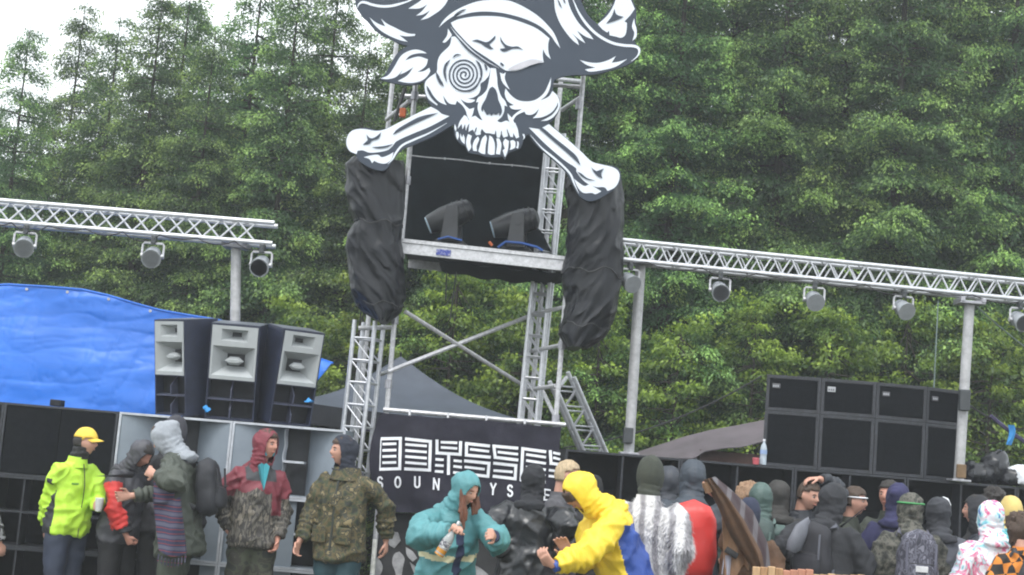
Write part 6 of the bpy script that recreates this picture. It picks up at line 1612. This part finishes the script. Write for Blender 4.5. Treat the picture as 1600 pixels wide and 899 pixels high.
person('person in navy beanie raising the sleeve of a brown suede coat', 1172, 779, 10.35, 170, brownc, blacktr, cap=('balaclava', F_('navy_knit', (.022, .028, .055), .95)), L=(1118, 776, -.15), q=1, seed=16, extra=ex_o, poleL=(1, 0, -.3), facevis=False)
person('person with tan hair partly hidden left of the green hood', 1168, 755, 11.9, 100, dk1, blacktr, hair='tan', hairstyle='mop', q=0, seed=17, facevis=False)
grn = F_('bottle_green_shell', (.055, .095, .085), .55)
Q_ = person('person in dusty green hooded jacket carrying a green rucksack', 1190, 755, 11.2, 165, grn, blacktr, hood='x', q=1, seed=18, facevis=False, hood_open=38)
backpack(Q_, 'dark green rucksack with a pale top on the green hooded person', F_('green_pack', (.035, .060, .055), .6), F_('green_lid', (.10, .15, .14), .6), .30, .52, .2, up=0, rot=R(4))
person('person in charcoal brown hooded coat just right of the green hood', 1217, 751, 11.6, 175, F_('charcoal_brown', (.030, .028, .026), .8), blacktr, hood='x', q=0, seed=19, facevis=False, hood_open=38, Rr=(1228, 875, -.1))
puff = F_('dark_navy_puffer', (.022, .025, .034), .6)
def ex_s(I): zip_(I, mat('pale_zip', (.35, .35, .38)), .003)
person('young person with cropped brown hair, a hand resting on top of the head', 1266, 750, 11.6, 22, puff, blacktr, hyaw=16, hpitch=10, side=4, hair='brown', hairstyle='buzz', L=(1280, 748, -.02), q=2, seed=20, skin=skin_, bulk=1.1, poleL=(-1, .1, .9), curl=(.45, .4), extra=ex_s, handdirL=(-1, -.2, -.1), palmL=(0, 0, -1))
chood = F_('black_jersey', (.020, .021, .026), .85)
T_ = person('person in black hoodie with a black rucksack and a slumped grey bag', 1302, 756, 10.9, 140, chood, blacktr, hyaw=-28, hood='x', hair='brown', q=1, seed=21, bulk=1.16, hood_open=52, L=(1262, 880, .0), Rr=(1345, 870, .1))
backpack(T_, 'limp black rucksack on the black hoodie with grey strap ends', F_('limp_black_pack', (.018, .018, .024), .75), F_('limp_pocket', (.024, .024, .032), .75), .30, .46, .16, strapm=F_('grey_strap', (.10, .105, .13)))
b = MB(); b.tube([at(1262, 812, 10.72), at(1252, 832, 10.66), at(1240, 852, 10.62), at(1236, 862, 10.62)], [.03, .075, .085, .05], 16, flat=.6)
for v in b.v: v += V((fbm(v.x * 9, v.y * 9, v.z * 9), 0, fbm(v.z * 9, v.x * 9, 3))) * .02
single('shoulder_bag', b, F_('grey_nylon', (.13, .135, .16), .6), 'slack grey nylon bag hanging at the left of the black hoodie', 'bag', True)
dol = F_('dark_olive_coat', (.028, .034, .024), .75)
def ex_u(I):
    hk = I['hk']; HM = I['HM']; b = MB(); b.tube([HM @ (V((.083 * math.sin(a_), .102 * math.cos(a_) - .003, .036)) * hk) for a_ in [k * .2618 for k in range(25)]], .007, 8, flat=1.6); build('head_band', b, mat('white_band', (.65, .66, .70), .6), I['t'], smooth=True)
person('person in dark olive coat with brown hair and a white headband', 1334, 760, 11.8, 60, dol, blacktr, hair='brown', hairstyle='short', q=1, seed=22, extra=ex_u, L=(1385, 850, -.2), bulk=1.15)
person('person with dark hair facing left, dark olive hood down, behind the navy hood', 1391, 750, 12.1, -38, dol, blacktr, hair='dark', hairstyle='short', q=1, seed=23, skin=skin_red, bulk=1.1)
person('person in navy blue hoodie left of the camouflage cap', 1404, 756, 11.6, 150, F_('indigo_jersey', (.022, .022, .070), .9), blacktr, hood='peak', q=0, seed=24, facevis=False, hood_open=40)
camoY = patch_mat('grey_green_camouflage', [(.02, .02, .018), (.05, .052, .042), (.10, .095, .08), (.03, .032, .025)], 20, seed=3, dist=.1)
gband = F_('green_band', (.04, .24, .07), .6)
def ex_y(I):
    hk = I['hk']; HM = I['HM']; b = MB(); b.tube([HM @ (V((.099 * math.sin(a_), .116 * math.cos(a_) - .016, .045)) * hk) for a_ in [k * .2618 for k in range(25)]], .008, 8, flat=1.5); build('hat_band', b, gband, I['t'], smooth=True)
Y_ = person('person in camouflage jacket and camouflage hood with a green band', 1424, 770, 10.9, 178, camoY, blacktr, hood='x', hoodmat=camoY, q=1, seed=25, bulk=1.15, extra=ex_y, facevis=False, hood_open=38)
patp = patch_mat('patterned_pack', [(.03, .03, .045), (.10, .10, .13), (.045, .045, .065), (.17, .17, .21)], 26, aniso=(1, 1, .5))
backpack(Y_, 'dark patterned rucksack with a white patch on the camouflage jacket', patp, patp, .30, .50, .17, strapm=F_('lilac_grey_strap', (.11, .11, .15)), badge=mat('white_patch', (.6, .6, .62)))
greyj = F_('grey_sweatshirt', (.085, .090, .11), .85); dgh = F_('dark_grey_hood', (.032, .034, .042), .85)
def ex_z(I):
    hk = I['hk']; HM = I['HM']; b = MB(); b.tube([HM @ (V((x, y, z)) * hk) for x, y, z in ((.03, -.01, .128), (.070, .02, .108), (.096, .035, .068), (.104, .045, .02))], [.010, .020, .018, .008], 8, flat=.6); build('white_cap_edge', b, mat('white_cap_cloth', (.66, .67, .69), .7), I['t'], smooth=True)
def fn_z(c, I): return 0
person('person in plain grey sweatshirt with dark hood and a white cap edge showing', 1468, 777, 11.0, 176, greyj, blacktr, hood='x', hoodmat=dgh, q=1, seed=26, bulk=1.1, extra=ex_z, facevis=False, hood_open=38)
person('person in black hood seen in profile, looking left, beside the tie-dye hood', 1529, 774, 11.6, -112, F_('blue_black_shell', (.018, .022, .034), .6), blacktr, hood='x', hoodmat=chood, hair='dark', q=1, seed=27, hood_open=58, extra=lambda I: None)
person('person with thick dark hair behind the tie-dye hood', 1556, 765, 12.0, 180, F_('black_top', (.014, .014, .016)), blacktr, hair='dark', hairstyle='mop', q=0, seed=28, facevis=False)
tie = patch_mat('tie_dye', [(.10, .12, .42), (.20, .55, .60), (.70, .72, .78), (.74, .76, .80), (.66, .07, .22), (.30, .62, .62), (.62, .60, .75)], 7.5, const=False, dist=1.5)
person('person in pink, white and turquoise tie-dye hoodie', 1550, 782, 10.8, 192, tie, blacktr, hood='x', hoodmat=tie, q=1, seed=29, facevis=False, bulk=1.08, hood_open=38)
def ex_hp(I):
    b = MB(); s = I['s']; p = I['P0']; b.tube([p + I['sp'] * .14 * s - I['fwd'] * .09 * s - I['rt'] * .08 * s, p + I['sp'] * .02 * s - I['fwd'] * .1 * s - I['rt'] * .09 * s], .03, 8); build('hi_vis_strip', b, hiv, I['t'])
person('person in yellow beanie and turquoise top at the right, behind the check shirt', 1581, 777, 11.5, 172, F_('turquoise_top', (.12, .42, .46)), blacktr, cap=('balaclava', F_('mustard_knit', (.55, .42, .15), .95)), q=0, seed=30, facevis=False)
# orange and black check
chk = bpy.data.materials.new('orange_black_check'); chk.use_nodes = True; n = chk.node_tree; bb = n.nodes['Principled BSDF']; bb.inputs['Roughness'].default_value = .85
tc = n.nodes.new('ShaderNodeTexCoord'); mp = n.nodes.new('ShaderNodeMapping'); mp.inputs['Rotation'].default_value = (0, R(12), 0); ck = n.nodes.new('ShaderNodeTexChecker'); ck.inputs['Scale'].default_value = 14
ck.inputs[1].default_value = (.62, .21, .03, 1); ck.inputs[2].default_value = (.02, .016, .014, 1); n.links.new(tc.outputs['Object'], mp.inputs[0]); n.links.new(mp.outputs[0], ck.inputs[0]); n.links.new(ck.outputs[0], bb.inputs['Base Color'])
AE = person('person in orange and black checked shirt at the right edge', 1594, 803, 10.4, 196, chk, blacktr, hair='brown', hairstyle='mop', q=1, seed=31, bulk=1.12, facevis=False)
backpack(AE, 'charcoal rucksack with a white logo patch on the checked shirt', F_('charcoal_pack', (.038, .040, .048), .7), F_('charcoal_pocket', (.045, .047, .056), .7), .31, .50, .18, badge=mat('white_logo', (.6, .6, .62)))
# ---------------------------------------------------------------- damp air
hz = MB(); hz.box(-45, 45, -3, 60, -1, 17)
hm = bpy.data.materials.new('damp_air'); hm.use_nodes = True; hn = hm.node_tree; hn.nodes.clear()
ho = hn.nodes.new('ShaderNodeOutputMaterial'); pv = hn.nodes.new('ShaderNodeVolumePrincipled')
pv.inputs['Color'].default_value = (.92, .95, 1, 1); pv.inputs['Density'].default_value = .0026; pv.inputs['Anisotropy'].default_value = .3
hn.links.new(pv.outputs[0], ho.inputs['Volume'])
tag(build('haze', hz, hm), kind='stuff')
